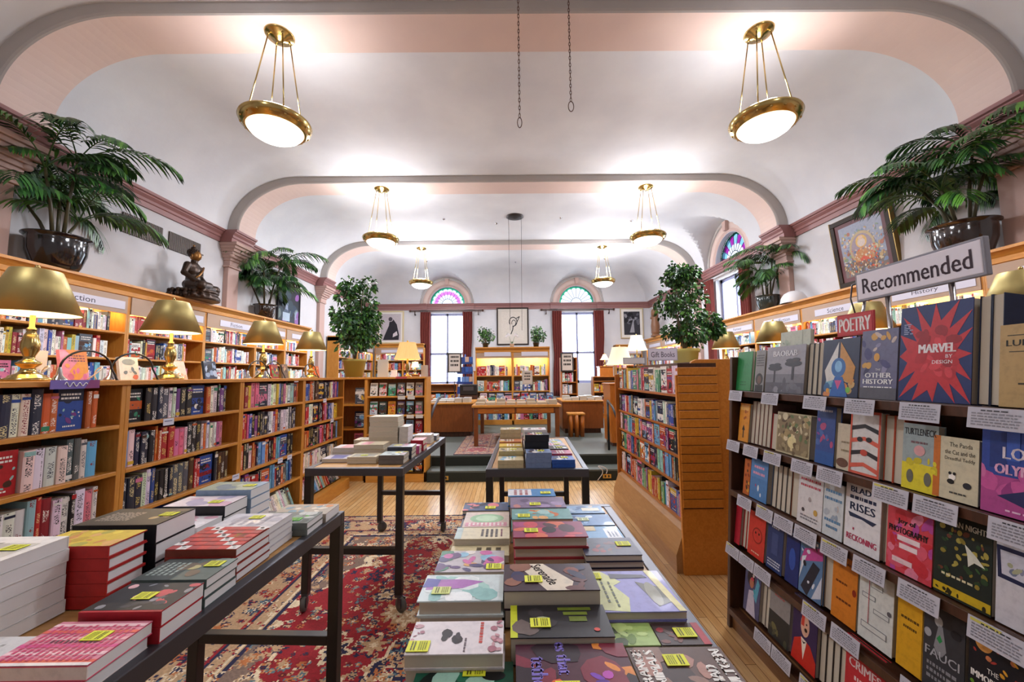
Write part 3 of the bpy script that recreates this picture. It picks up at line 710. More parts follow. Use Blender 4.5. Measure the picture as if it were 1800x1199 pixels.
for i in range(6):
    w = yr[i]-yr[i+1]; M = TR(4.82, yr[i], 0, R(-90))
    case('tall_bookcase', f'tall oak bookcase with lit valance on the right wall, {spot_r[i]}', M, w, .33, 2.68, TS, cornice=True, valance=2.32, sign=sgr[i], light=True, group='tall oak bookcases on the right wall')
    for z in TS[4:]: fill(M, .03, w-.03, .04, z, .17 if z > 2 else .2, .235 if z > 2 else .275, q, PAL_LIGHT, None, tavg=.03, face_p=.07, depth=.16, gap=.2)
# back-bay cases standing on the platform
def plat_case(lab, M, w, h, pal=PAL_LIGHT, light=True):
    n = 6; sh = [.42+.33*k for k in range(int((h-.55)/.33))]
    case('platform_bookcase', lab, M, w, .33, h, sh, cornice=True, valance=h-.36, sign='', light=light, z0=.3, plinth=.1, group='oak bookcases on the platform')
    for z in sh: fill(M, .03, w-.03, .03, z, .18, .26, q, pal, None, tavg=.034, face_p=.1, gap=.12)
plat_case('oak bookcase in the left corner of the end wall, under the cream framed print', TR(-4.8, 14.22, 0, 0), 1.0, 2.66); plat_case('oak bookcase beside the left end window', TR(-3.8, 14.22, 0, 0), .75, 2.66)
plat_case('oak bookcase on the left wall of the back bay, near the ficus', TR(-4.78, 11.2, 0, R(90)), 1.4, 2.66); plat_case('oak bookcase on the left wall of the back bay, in the far corner', TR(-4.78, 12.6, 0, R(90)), 1.4, 2.66)
plat_case('oak bookcase on the right wall of the back bay, under the carved figure', TR(4.78, 14.0, 0, R(-90)), 1.4, 2.7); plat_case('oak bookcase on the right wall of the back bay, nearer the window', TR(4.78, 12.6, 0, R(-90)), 1.4, 2.7)
plat_case('oak bookcase in the right corner of the end wall, under the dark framed print', TR(3.75, 14.22, 0, 0), .95, 2.55)
# freestanding centre case, two bays
Mc = TR(-.86, 9.95, 0, 0)
for k in range(2):
    M = Mc @ Matrix.Translation((k*.92, 0, 0))
    case('centre_bookcase', f'oak bookcase with a glowing valance in the middle of the platform, {"left" if k == 0 else "right"} half', M, .92, .33, 2.2, [.42, .75, 1.09, 1.42, 1.76] if 0 else [.42, .76, 1.12, 1.5], cornice=True, valance=1.93, sign='', light=True, z0=.3, plinth=.1, group='centre oak bookcase halves')
    for z in [.42, .76, 1.12, 1.5]: fill(M, .03, .89, .03, z, .19, .28, q, PAL_LIGHT if z > 1.3 else PAL_BRIGHT+PAL_LIGHT, None, tavg=.035, face_p=.15, gap=.05)
# low window shelves behind the desks
for k, (xx, yy, ww, hh, cc) in enumerate(((-3.0, 12.9, 1.3, 1.25, PAL_BRIGHT), (1.3, 10.3, .42, 1.95, PAL_LIGHT), (2.3, 11.2, .9, 1.45, PAL_DARK), (3.3, 11.4, .8, 1.75, PAL_DARK))):
    M = TR(xx, yy, 0, 0); sh = [.42+.3*j for j in range(int((hh-.5)/.3)+1)]
    case('low_shelf_unit', ['brown low shelf unit under the left end window', 'slim shelf unit of face-out books right of the centre bookcase', 'dark low shelf unit in front of the right end window', 'shelf unit of magazines right of the right end window'][k], M, ww, .3, hh, sh, m=OAKD, mh=OAKDH, z0=.3, plinth=.08)
    for z in sh:
        if z+.25 < hh: fill(M, .03, ww-.03, .03, z, .18, .24, q, cc, None, tavg=.03, face_p=.35)
# blue spinner rack beside the centre case
BLUEM = mat('blue_rack_metal', '1f3f86', .4)
r_ = empty('display_rack', 'blue display rack of cards left of the centre bookcase', 'rack', loc=(-1.15, 10.3, .3))
quick('base', lambda b: b.lathe([(.0, 0), (.22, 0), (.22, .03), (.03, .05)], BLUEM), r_); quick('post', lambda b: b.tube([(0, 0, .04), (0, 0, 1.75)], .02, BLUEM), r_)
for k in range(6): quick('pocket', lambda b: [b.box((-.2, -.14+.0, .25+k*.25), (.2, -.12, .3+k*.25), BLUEM), b.box((-.2, -.12, .25+k*.25), (.2, .12, .26+k*.25), BLUEM)]+[b.box((-.19+j*.1, -.11, .262+k*.25), (-.10+j*.1, -.10, .43+k*.25), PAINT, None, lin(q.choice(['6f94cf', '2f5fb0', 'c8d4e8', '1f3f86', 'd8b8a0']))) for j in range(4)], r_)

# ================================================================== STEEL BOOK TABLES
def table(label, cx, cy, rot, L=1.33, W=.655, h=.905):
    r = empty('display_table', label, 'table', M=TR(cx, cy, 0, rot), group='steel framed book tables on castors')
    e = .035
    quick('frame', lambda b: [b.box((-W/2, -L/2, h-.05), (W/2, -L/2+e, h), STEELB), b.box((-W/2, L/2-e, h-.05), (W/2, L/2, h), STEELB), b.box((-W/2, -L/2+e, h-.05), (-W/2+e, L/2-e, h), STEELB), b.box((W/2-e, -L/2+e, h-.05), (W/2, L/2-e, h), STEELB)], r, bevel=.003)
    quick('tabletop', lambda b: b.box((-W/2+e, -L/2+e, h-.03), (W/2-e, L/2-e, h-.004), PLY), r)
    for sx in (-1, 1):
        for sy in (-1, 1):
            x, y = sx*(W/2-.0225), sy*(L/2-.0225)
            lg = quick('leg', lambda b: b.box((x-.0225, y-.0225, .115), (x+.0225, y+.0225, h-.05), STEEL), r, bevel=.003)
            def cst(b):
                a = .4*sx+sy; ox, oy = .022*math.cos(a), .022*math.sin(a)
                b.box((x-.02, y-.02, .1), (x+.02, y+.02, .115), STEELB); 
                Mw = Matrix.Translation((x+ox, y+oy, .045+.012)) @ Matrix.Rotation(a, 4, 'Z') @ Matrix.Rotation(R(90), 4, 'X')
                b.lathe([(0, -.012), (.043, -.012), (.045, 0), (.043, .012), (0, .012)], mat('grey_rubber', '57534e', .7), M=Mw, seg=20)
                for s in (-1, 1): b.box((-.012, s*.017-.003, -.01), (.02, s*.017+.003, .05), STEELB, Matrix.Translation((x+ox, y+oy, .052)) @ Matrix.Rotation(a, 4, 'Z'))
            quick('castor', cst, lg)
    for sy in (-1, 1): quick('stretcher', lambda b: b.box((-W/2+.045, sy*(L/2-.0225)-.02, .36), (W/2-.045, sy*(L/2-.0225)+.02, .4), STEEL), r, bevel=.003)
    return r
table('steel framed table of flat books at the lower left, nearest the camera', -1.102, 1.205, R(-2.5))
table('steel framed book table in the lower middle, nearest the camera', .122, 1.24, R(0))
table('steel framed book table standing on the left part of the rug', -1.0, 3.355, R(-2.8))
table('steel framed book table in the middle, in front of the steps', .19, 3.27, R(-2.2))

# ================================================================== RIGHT: slatted-end case and the near face-out display
SLAT = wood('slatted_panel_oak', 'c87824', 'da8c36', (2, 12, 12), .35)
Mm = TR(1.33, 5.02, 0, R(-90)); WM = 1.9
r = empty('gift_book_case', 'orange oak bookcase with a slatted end panel in the middle right of the aisle', 'bookcase', M=Mm)
msh = [.36, .63, .85, 1.07, 1.335]
quick('back_panel', lambda b: b.box((.03, .24, .1), (WM-.03, .25, 1.6), DARKW), r)
quick('side_panel', lambda b: b.box((0, -.03, 0), (.03, .6, 1.5), OAKD), r, bevel=.003)
for z in msh: quick('shelf', lambda b: b.box((.03, -.0, z-.022), (WM-.03, .24, z), OAKDH), r, bevel=.002)
quick('plinth', lambda b: b.wedge([(-.09, 0), (-.09, .13), (-.03, .30), (.02, .335), (.02, 0)], .03, WM-.03, wood('pale_oak', 'a87a48', 'b88a58', (2, 12, 12))), r)
quick('top_board', lambda b: b.box((.0, .22, 1.47), (WM-.03, .62, 1.5), mat('lavender_laminate', 'b4aab4', .4)), r)
ep = quick('end_panel', lambda b: b.wedge([(-.045, 0), (-.045, 1.49), (.0, 1.49), (.045, 1.53), (.085, 1.595), (.12, 1.61), (.62, 1.61), (.62, 0)], WM-.03, WM, SLAT), r, bevel=.004)
quick('groove_shade_sheet', lambda b: b.wedge([(-.03, .48), (-.03, 1.58), (.27, 1.58), (.27, .48)], WM, WM+.002, DARKW), ep)  # dark sheet added behind the slats, its colour standing in for shade in the gaps
for k in range(16): quick('slat', lambda b: b.wedge([(-.035, .49+k*.0665), (-.035, .5515+k*.0665), (.275, .5515+k*.0665), (.275, .49+k*.0665)], WM, WM+.012, SLAT), ep, bevel=.003)
for k, z in enumerate(msh): fill(Mm, .04, WM-.04, .01 if k != 3 else .0, z+.001, .17 if k < 4 else .2, .2 if k in (1, 2, 3) else .235, q, PAL_BRIGHT, None, tavg=.035, face_p=.18, gap=.03, depth=.15)
# gift-books sign and its neighbours
def stand_sign(nm_, lab, M, w, h, t, col='cfc8d4', ink='3a3040', post=.06, txh=.45, group=None, frame='a8a4b4'):
    r = empty(nm_, lab, 'sign', M=M, group=group)
    quick('board', lambda b: (b.box((-w/2, -.006, post), (w/2, .006, post+h), PAINT, None, lin(frame)), b.box((-w/2+.008, -.0075, post+.008), (w/2-.008, .0075, post+h-.008), PAINT, None, lin(col))), r, bevel=.001)
    if t:
        A = Matrix(((1, 0, 0, 0), (0, 0, -1, -.0078), (0, 1, 0, 0), (0, 0, 0, 1)))
        quick('lettering', lambda b: text(b, t, A, 0, post+h/2, min(w*.8, len(t)*h*txh*.62), h*txh, PAINT, lin(ink)), r)
    quick('post', lambda b: (b.tube([(0, 0, 0), (0, 0, post)], .006, STEELB), b.box((-.04, -.03, 0), (.04, .03, .006), STEELB)), r)
    return r
stand_sign('shelf_sign', 'small lavender sign reading Gift Books on top of the middle right bookcase', TR(1.62, 4.25, 1.5, R(-8)), .30, .13, 'Gift Books', post=.14)
stand_sign('shelf_sign', 'blank white sign left of the gift books sign', TR(1.5, 4.85, 1.5, R(-5)), .26, .08, '', col='ece8e8', post=.12)

# near display: ledges of face-out books; face leans back slightly (x 1.30 at the floor, 1.40 at the top)
Md = TR(1.30, 2.50, 0, R(-90)); WD = 2.4; TANX = .07
def yf(z): return TANX*z
r = empty('face_out_display', 'dark walnut display case of face-out books filling the right foreground', 'bookcase', M=Md)
dsh = [.115, .45, .795, 1.09, 1.39]
quick('end_panel', lambda b: b.wedge([(-.02, 0), (yf(1.55)-.02, 1.60), (.62, 1.60), (.72, 0)], -.03, 0, DARKW), r, bevel=.004)
quick('end_panel', lambda b: b.wedge([(-.02, 0), (yf(1.55)-.02, 1.45), (.62, 1.45), (.72, 0)], WD, WD+.03, DARKW), r)
quick('back_panel', lambda b: b.wedge([(.16, .1), (.16+yf(1.4), 1.42), (.18+yf(1.4), 1.42), (.18, .1)], 0, WD, DARKW), r)
quick('base', lambda b: b.box((0, .01, .03), (WD, .5, .10), wood('brown_oak_base', '6a4424', '7c5430', (2, 12, 12))), r, bevel=.003)
quick('plinth', lambda b: b.wedge([(.0, .0), (.0, .105), (.05, .115), (.05, .0)], 0, WD, wood('brown_oak_base', '6a4424', '7c5430')), r)
for z in dsh:
    quick('ledge', lambda b: (b.box((0, yf(z)-.01, z-.02), (WD, yf(z)+.18, z-.002), DARKW), b.box((0, yf(z)-.03, z-.03), (WD, yf(z)-.01, z+.004), DARKW)), r, bevel=.002)
quick('top_board', lambda b: b.box((0, .27, 1.40), (WD, .65, 1.43), DARKW), r)
# ================================================================== BOOKS YOU CAN PICK OUT
FRONT = Matrix(((1, 0, 0, 0), (0, 0, -1, 0), (0, 1, 0, 0), (0, 0, 0, 1)))
def standing(M, w, t, h, col, spec, label, group='face-out books on the near display', pages=PAGES):
    """a single book standing face out, cover + pages + printed cover"""
    C = lin(col); b = .0025; mb = MB()
    mb.box((0, 0, 0), (w, b, h), COVER, None, C); mb.box((0, t-b, 0), (w, t, h), COVER, None, C); mb.box((0, b, 0), (b, t-b, h), COVER, None, C)
    o = mb.build('book'); o.matrix_world = M; tag(o, label, 'book', group)
    quick('pages', lambda s: s.box((b, b, .003), (w-.003, t-b, h-.003), pages), o)
    if spec: quick('printed_cover', lambda s: art(s, FRONT, w, h, spec), o)
    BUDGET['n'] += 1; return o
def dfr(s, z, lean=8, push=.0): return Md @ Matrix.Translation((s, yf(z)+.0+push, z)) @ Matrix.Rotation(R(-lean), 4, 'X')
BL = ['blobs']
def B(n, sd, cols, sz=.2, x0=.1, y0=.1, x1=.9, y1=.9): return ('blobs', n, sd, cols, x0, y0, x1, y1, sz)
tree = lambda cx, y, s, c: [('r', cx-.02*s, y, cx+.02*s, y+.22*s, c), ('c', cx, y+.26*s, .16*s, .05*s, c), ('c', cx-.06*s, y+.31*s, .08*s, .03*s, c), ('c', cx+.05*s, y+.32*s, .08*s, .03*s, c)]
# (row z, s, width, thick, height, colour, art, label)
D = [
 (1.395, .0, .15, .02, .235, '2f8a4c', [('t', 'THE LAST', .5, .22, .4, .04, '1c5c30'), ('t', 'GARDEN', .5, .15, .4, .04, '1c5c30')], 'plain green book at the far left end of the top ledge'),
 (1.395, .185, .085, .03, .235, '8a8886', [('c', .5, .3, .38, .14, '2a2624'), ('c', .5, .28, .2, .1, '6a5040'), ('r', .1, .0, .9, .16, '1c1a1a'), ('lines', .1, .6, .9, .9, 5, '5c5a5c', 1)], 'narrow grey book with a small portrait beside the green book'),
 (1.395, .285, .29, .03, .245, '9a98a0', [('r', 0, 0, 1, .22, '5a5a64'), ('r', 0, .22, 1, .4, '77767e'), B(10, 4, ['6c6c76', '55555e', '8a8a92'], .14, .05, .05, .95, .3)]+tree(.25, .22, 1.2, '3a3a42')+tree(.72, .28, 1.3, '3a3a42')+[('t', 'BAOBAB', .5, .84, .62, .12, 'ececf0', 0, .006)], 'wide silver-grey book with tree silhouettes titled BAOBAB'),
 (1.395, .685, .19, .028, .25, '2a3350', [B(18, 8, ['c8a46a', '4a90b0', 'd88a50', '7ab0c8', '3a6a9a'], .14, .1, .0, .9, .35), ('p', [(.08, .45), (.45, .95), (.42, .3), (.15, .25)], 'd8d8d4'), ('p', [(.5, .95), (.92, .5), (.85, .2), (.5, .35)], 'c8904c'), ('c', .47, .5, .2, .17, '3a6fae'), ('c', .47, .52, .1, .1, '8ac0e8'), ('p', [(.25, 0), (.38, .34), (.6, .34), (.75, 0)], '2f66b0'), ('p', [(.38, .28), (.48, .12), (.58, .28)], 'd05a90'), ('c', .75, .12, .06, .05, '7ac050'), ('c', .2, .1, .05, .04, 'e0a040')], 'dark blue book with a glowing blue figure before a white and orange mask'),
 (1.395, .885, .152, .02, .27, '6a6a88', [B(16, 9, ['4a4a78', '8a88a8', 'c8b8b0', '3a3a5c', 'd0a050'], .2, .05, .35, .95, .95), ('c', .45, .6, .08, .06, 'd8a048'), ('r', .0, 0, 1, .16, '5a5a64'), ('t', 'THE', .5, .42, .14, .03, 'f0f0f0'), ('t', 'OTHER', .5, .34, .72, .07, 'f4f4f4', 0, .008), ('t', 'HISTORY', .5, .25, .82, .07, 'f4f4f4', 0, .008), ('t', 'OF THE UNIVERSE', .5, .17, .78, .03, 'e8e8e8')], 'glossy violet-grey book with title OTHER HISTORY'),
 (1.397, 1.045, .23, .035, .335, '1c2e66', [('star', .52, .47, .84, .74, 16, .44, 'c42c36', 4), B(26, 3, ['b82630', 'd8404a', '9c1c28'], .13, .25, .25, .8, .75), ('t', 'MARVEL', .55, .54, .5, .09, 'f4eef0', 0, .008), ('t', 'BY', .72, .455, .09, .035, 'f4eef0'), ('t', 'DESIGN', .63, .40, .27, .035, 'f4eef0'), ('lines', .06, .7, .2, .82, 6, '9aa6c8', 2)], 'large dark blue book with a red starburst titled MARVEL BY DESIGN'),
 (1.397, 1.345, .22, .02, .235, 'b99a64', [('t', 'LUMBERJANES', .5, .76, .86, .1, '2c2a20', 0, .003), ('r', .1, .66, .9, .67, '2c2a20'), ('r', .08, .86, .92, .87, '2c2a20'), B(9, 5, ['3c5034', '2e4028'], .11, .3, .38, .75, .58), ('t', 'THE SHAPE OF FRIENDSHIP', .5, .28, .6, .04, '3c3424'), ('p', [(.4, .14), (.75, .14), (.72, .2), (.4, .18)], '5c3424')], 'kraft-brown book lettered LUMBERJANES at the right edge of the top ledge'),
 (1.095, .03, .10, .025, .225, 'd98f2c', [('r', .1, .82, .9, .95, 'e8b060'), ('p', [(.35, .3), (.5, .45), (.65, .3), (.55, .3), (.55, .1), (.45, .1), (.45, .3)], '2c2018'), B(5, 2, ['a85a20'], .12, .2, .5, .8, .8)], 'orange book with a small black tree, far left of the second ledge'),
 (1.095, .375, .235, .03, .205, 'b8ac88', [('r', .03, .04, .97, .96, '8a7a5c'), B(60, 12, ['5c4c38', 'c8bc98', '6a7a50', 'a89468', 'd8cca8'], .1, .05, .35, .95, .95), ('r', .47, .1, .53, .5, 'd8c898'), ('c', .5, .3, .13, .14, 'ddd09a'), ('blobs', 12, 5, ['6c5a40', 'a0906c'], .05, .05, .95, .3, .1)], 'square tan book with an ornate spreading tree'),
 (1.095, .645, .105, .028, .255, '35508f', [('t', 'SIGNAL', .5, .92, .7, .07, 'd8d8e4'), B(14, 4, ['8a4a90', 'b0507a', '2a3a78', '4a68a8'], .2, .1, .35, .9, .8), ('r', .0, 0, 1, .22, '2f5a9c')], 'tall blue book with pink smoke beside the tan tree book'),
 (1.095, .765, .075, .03, .19, 'c8bca4', [('t', 'WILD', .55, .6, .5, .08, '8a7a60'), ('t', 'HOPE', .55, .42, .5, .08, '8a7a60'), ('c', .4, .15, .4, .1, '6a4a3a')], 'small beige book half hidden left of the coral striped book'),
 (1.095, .828, .135, .03, .25, 'd8d4d0', [('r', 0, 0, 1, .04, 'd4604c'), ('r', 0, .96, 1, 1, 'd4604c'), ('r', 0, 0, .06, 1, 'd4604c'), ('r', .94, 0, 1, 1, 'd4604c')]+[('p', [(.06, .08+.2*i), (.5, .14+.2*i), (.94, .06+.2*i), (.94, .13+.2*i), (.5, .2+.2*i), (.06, .15+.2*i)], c) for i, c in enumerate(['d4604c', '2c2a2e', 'd4604c', '2c2a2e'])]+[('c', .35, .55, .1, .04, '2a2a2e'), ('c', .65, .56, .1, .04, '2a2a2e'), ('c', .5, .35, .12, .05, 'c04a3a')], 'coral and white striped book with a face between the stripes'),
 (1.095, 1.05, .118, .025, .225, '9aa8a8', [('r', 0, 0, 1, .4, 'e0d030'), ('blobs', 10, 6, ['e0d030', 'c8b828'], .05, .3, .95, .5, .14), ('t', 'TURTLENECK', .5, .88, .9, .1, '3a3c40', 0, .004), ('t', 'SHARKY', .5, .72, .5, .06, '7a5a60'), ('c', .5, .6, .16, .08, 'd8a0a0'), ('c', .25, .2, .1, .1, '6a6a5c'), ('c', .75, .2, .1, .1, '6a6a5c')], 'grey book with yellow lower half lettered TURTLENECK'),
 (1.097, 1.155, .128, .03, .195, 'cfc6a8', [('r', 0, 0, .16, 1, 'c8702c'), ('t', 'The Panda', .62, .88, .5, .07, '2c2a28'), ('t', 'the Cat and the', .6, .76, .66, .07, '2c2a28'), ('t', 'Dreadful Teddy', .6, .65, .66, .07, '2c2a28'), ('c', .45, .36, .08, .05, 'f4f0e8'), ('c', .4, .42, .035, .025, '1c1a1a'), ('c', .5, .42, .035, .025, '1c1a1a'), ('c', .42, .29, .08, .04, '1c1a1a'), ('c', .78, .27, .09, .05, '2a2a30'), ('t', 'Paul Magrs', .6, .12, .4, .05, '4c4a44')], 'cream book with orange spine and a little panda and cat'),
 (1.095, 1.29, .20, .035, .255, '2f4a9c', [('r', 0, 0, 1, .42, 'b04a8c'), ('blobs', 14, 7, ['c8589a', '9a3c80', 'd070a8'], .0, .22, 1, .5, .2), ('r', .1, .5, .3, .9, '22397c'), ('r', .62, .45, .9, .85, '22397c'), ('r', .3, .6, .45, 1, '3a5cb4'), ('t', 'LORE', .5, .68, .48, .13, 'f0e4ec', 0, .006), ('t', 'OLYMPUS', .5, .5, .66, .11, 'e8b0d0', 0, .008), ('p', [(.2, .2), (.5, .3), (.85, .18), (.55, .12)], '2a2c5c'), ('t', 'RACHEL SMYTHE', .5, .06, .4, .035, 'e8c0d8')], 'large blue and magenta book titled LORE OLYMPUS at the right edge'),
 (.80, .085, .06, .02, .2, 'b8602c', [B(10, 3, ['d89a3c', '3c2c20', '8a3c20'], .3)], 'small orange and black book at the far left of the third ledge'),
 (.80, .15, .15, .03, .215, '4f7fb4', [('r', 0, .55, 1, .95, '5a88bc'), ('t', 'Little', .5, .82, .6, .12, 'e09ab0'), ('t', 'Weirds', .5, .66, .7, .12, 'e09ab0'), ('c', .5, .3, .05, .08, 'd8e0e8'), ('c', .65, .15, .04, .05, 'd8e0e8'), ('c', .35, .35, .03, .04, 'b05070')], 'sky blue book with pink handwritten title on the third ledge'),
 (.80, .53, .15, .03, .225, 'd8d4d4', [('t', 'JESSICA', .5, .9, .8, .09, 'c04858', 0, .006), ('t', 'SIMPSON', .5, .78, .8, .09, 'c04858', 0, .006), ('c', .5, .52, .06, .05, 'a8a0a0'), ('c', .75, .3, .08, .06, 'c8a050'), ('c', .25, .28, .06, .04, '4c4448'), ('lines', .15, .08, .85, .2, 2, '8a868a', 2)], 'white book with two lines of red capitals on the third ledge'),
 (.80, .685, .105, .02, .225, 'ccd2d4', [('t', 'SEVEN', .5, .84, .8, .1, '5a86ac'), ('t', 'HUSBANDS', .5, .7, .86, .1, '5a86ac'), B(8, 6, ['b0b8c0', '98a8b8', 'c8b8b0'], .2, .1, .3, .9, .6), ('t', 'SEVEN', .5, .3, .8, .1, '5a86ac'), ('t', 'DAYS', .5, .18, .6, .1, '5a86ac')], 'pale grey book with pale blue capitals on the third ledge'),
 (.80, .80, .158, .03, .255, 'e0dee0', [('t', 'BLADE', .5, .9, .7, .09, '2a3450', 0, .01), ('t', 'xx', .5, .78, .74, .1, '2a3450', 0, .01), ('t', 'RISES', .5, .64, .7, .12, '2a3450', 0, .01), ('p', [(.1, .54), (.9, .5), (.8, .44), (.5, .48), (.15, .47)], '2a3450'), ('t', 'A', .3, .3, .1, .07, 'c03c60'), ('t', 'RECKONING', .5, .17, .84, .09, 'c03c60', 0, .006)], 'white book with heavy navy title and red subtitle on the third ledge'),
 (.80, .985, .158, .03, .215, 'd04450', [B(30, 13, ['d85a70', 'c8323c', 'e08098', 'b84a98'], .22, .0, .0, 1, 1), ('t', 'Joy of', .45, .8, .4, .1, '1c1a1e', 0, .008), ('t', 'PHOTOGRAPHY', .48, .66, .86, .1, '1c1a1e', 0, .008), ('r', .25, .5, .75, .58, 'ecd8dc'), ('r', .3, .38, .7, .46, 'ecd8dc'), ('r', .15, .14, .6, .22, 'e8c8cc')], 'red and pink book titled Joy of PHOTOGRAPHY'),
 (.80, 1.15, .155, .025, .25, '1f2822', [B(50, 14, ['3c5c34', '8a7a30', '2c4428', 'a89a48', '6c3c2c'], .07, .08, .25, .92, .85), ('p', [(.55, .7), (.75, .6), (.9, .5), (.72, .52), (.62, .45), (.6, .58)], 'd8d8c8'), ('t', 'ARABIAN NIGHTS', .5, .9, .9, .07, 'd8d4c0', 0, .003), ('t', 'Muhsin Al Musawi', .45, .26, .6, .05, 'd0c8a0'), ('r', 0, .03, 1, .13, 'c8a820'), B(7, 4, ['2c2810'], .08, .05, .05, .95, .1)], 'dark green book with white horse and yellow foot band, titled ARABIAN NIGHTS'),
 (.80, 1.315, .22, .03, .29, 'cac8ce', [('p', [(.02, .42), (.46, .40), (.46, .72), (.0, .72)], '24284a'), ('p', [(.06, .46), (.42, .44), (.42, .68), (.04, .68)], 'c8c8d4'), B(8, 4, ['8a8aa0', 'a8a888', '707890'], .07, .1, .5, .36, .63), ('r', .62, .72, 1, .94, 'b8cc30'), ('r', .64, .46, 1, .64, 'd05078'), ('r', .6, .18, .96, .34, 'd4dca4'), ('t', 'NOTES', .8, .84, .22, .04, '4c5420'), ('lines', .64, .35, .98, .44, 2, '55535c', 2), ('lines', .64, .65, .98, .7, 1, '55535c', 3), ('lines', .66, .22, .9, .3, 2, '6a6c50', 3)], 'white book with a framed photo and coloured notes, right edge of the third ledge'),
 (.49, .0, .055, .02, .22, 'b82838', [], 'thin red book at the far left of the fourth ledge'),
 (.49, .135, .145, .03, .235, 'c8372c', [('c', .55, .5, .3, .18, '8a2018'), ('c', .55, .5, .25, .15, 'c8372c'), ('c', .45, .55, .04, .03, '2c1410'), ('c', .65, .55, .04, .03, '2c1410'), ('t', 'ROUGE', .5, .1, .5, .05, 'e8c0a0')], 'red book with a thin face drawn in a circle'),
 (.49, .30, .12, .03, .265, '2a3a68', [('t', 'NIGHTFALL', .5, .9, .8, .06, 'c8ccd8'), ('t', 'ATLAS', .5, .8, .5, .06, 'c8ccd8'), ('r', .3, .3, .7, .7, '3c4c7c'), ('lines', .1, .05, .9, .2, 3, 'c8ccd8', 4)], 'navy book with white lettering beside the red face book'),
 (.49, .445, .09, .02, .255, '1f2f6c', [('t', 'NOVA', .5, .9, .6, .08, '8ab0e0'), ('c', .5, .45, .25, .2, '2f4fa0')], 'narrow deep blue book left of the bright comic'),
 (.49, .54, .135, .012, .265, '5a7aa0', [('t', 'COSMIC', .45, .9, .7, .09, 'f0f0f4', 0, .01), ('p', [(.0, .5), (1, .7), (1, .9), (.2, .75)], 'c04a90'), ('p', [(.1, .1), (.6, .6), (.9, .55), (.4, .0)], '2c2c38'), ('p', [(0, .2), (.3, .65), (.1, .6)], 'd8dce4'), ('p', [(.6, .0), (1, .45), (1, .1)], 'c8ccd8'), B(8, 9, ['d8dce4', '3c5c9c', '2a2a34'], .12)], 'bright comic book with slanting white and pink shapes'),
 (.49, .73, .12, .028, .27, 'd07a24', [('t', 'Sunrise', .5, .85, .7, .06, '6c3410'), ('t', 'Summer', .4, .55, .5, .06, '6c3410'), ('t', 'Smoke', .5, .3, .6, .06, '6c3410'), ('c', .9, .5, .08, .05, '8a2a14')], 'orange book with three brown words on the fourth ledge'),
 (.49, .86, .14, .03, .29, 'd2d4ce', [('r', .1, .84, .6, .9, '8a8c8c'), ('r', .12, .85, .58, .89, 'd2d4ce'), ('r', .35, .68, .7, .75, '8a8c8c'), ('r', .37, .69, .68, .74, 'd2d4ce'), ('r', .1, .52, .5, .58, '7a7c80'), ('r', .12, .53, .48, .57, 'd2d4ce'), ('r', .45, .38, .9, .44, '8a8c8c'), ('r', .47, .39, .88, .43, 'd2d4ce'), ('r', .1, .14, .85, .22, '7a7c80'), ('r', .12, .15, .83, .21, 'd2d4ce'), ('r', .3, .22, .32, .85, 'b85a60'), ('c', .9, .48, .06, .03, '5c5c60')], 'off-white book with an outlined flow chart'),
 (.49, 1.015, .09, .03, .275, 'd8a020', [('t', 'BRIGHT', .5, .6, .7, .06, '5c4010'), ('t', 'SIDE', .5, .5, .5, .06, '5c4010')], 'yellow book on the fourth ledge behind the grey cat book'),
 (.49, 1.10, .125, .022, .265, '38383c', [('c', .4, .8, .1, .06, 'b0b0b0'), ('p', [(.3, .5), (.4, .76), (.5, .76), (.6, .5), (.5, .42), (.4, .42)], '8a8a8e'), ('p', [(.36, .6), (.44, .66), (.5, .6), (.44, .56)], '2c8a4a'), ('c', .15, .62, .09, .05, 'a8a8ac'), ('c', .8, .75, .12, .05, '242428'), ('t', 'FAUCI', .5, .42, .8, .1, 'c8c8cc', 0, .004), ('lines', .15, .1, .85, .32, 3, '8a8a8e', 4)], 'charcoal book lettered FAUCI on the fourth ledge'),
 (.49, 1.235, .135, .02, .26, '1c1c22', [B(26, 15, ['c8582c', 'd89a30', '6a9a30', 'a83c34', 'c87a50'], .08, .08, .1, .92, .95), ('c', .28, .86, .16, .09, 'd89a50'), ('t', 'THE', .45, .6, .2, .05, 'f0ece4'), ('t', 'IMMORTALISTS', .5, .5, .88, .07, 'f4f0e8', 0, .006), ('t', 'CHLOE', .5, .26, .4, .05, 'f0ece4'), ('t', 'BENJAMIN', .5, .16, .6, .05, 'f0ece4')], 'black book sprinkled with orange leaves titled THE IMMORTALISTS'),
 (.17, .10, .14, .02, .265, '4c4a6c', [('c', .4, .7, .25, .16, '2a1c20'), ('c', .45, .62, .14, .1, 'a86a50'), ('p', [(.2, 0), (.3, .45), (.6, .5), (.8, 0)], 'b8b0c0'), ('p', [(.6, .4), (.8, .8), (.95, .7), (.8, .3)], '5aa0b8'), ('c', .75, .85, .1, .06, 'b070b0'), B(5, 8, ['c03c50', '3c9aa8', 'd8c8c0'], .12)], 'book with a dark-haired figure and coloured shapes, far left of the lowest ledge'),
 (.17, .32, .15, .02, .27, '8a8684', [('r', 0, 0, 1, .45, '2c2c2a'), ('t', 'WESTWARD', .5, .86, .8, .06, 'b0605c'), ('t', 'ROADS', .5, .77, .5, .06, 'b0605c'), B(8, 4, ['4a4a38', '6a6440'], .2, .1, .05, .9, .4)], 'grey book with a dark landscape on the lowest ledge'),
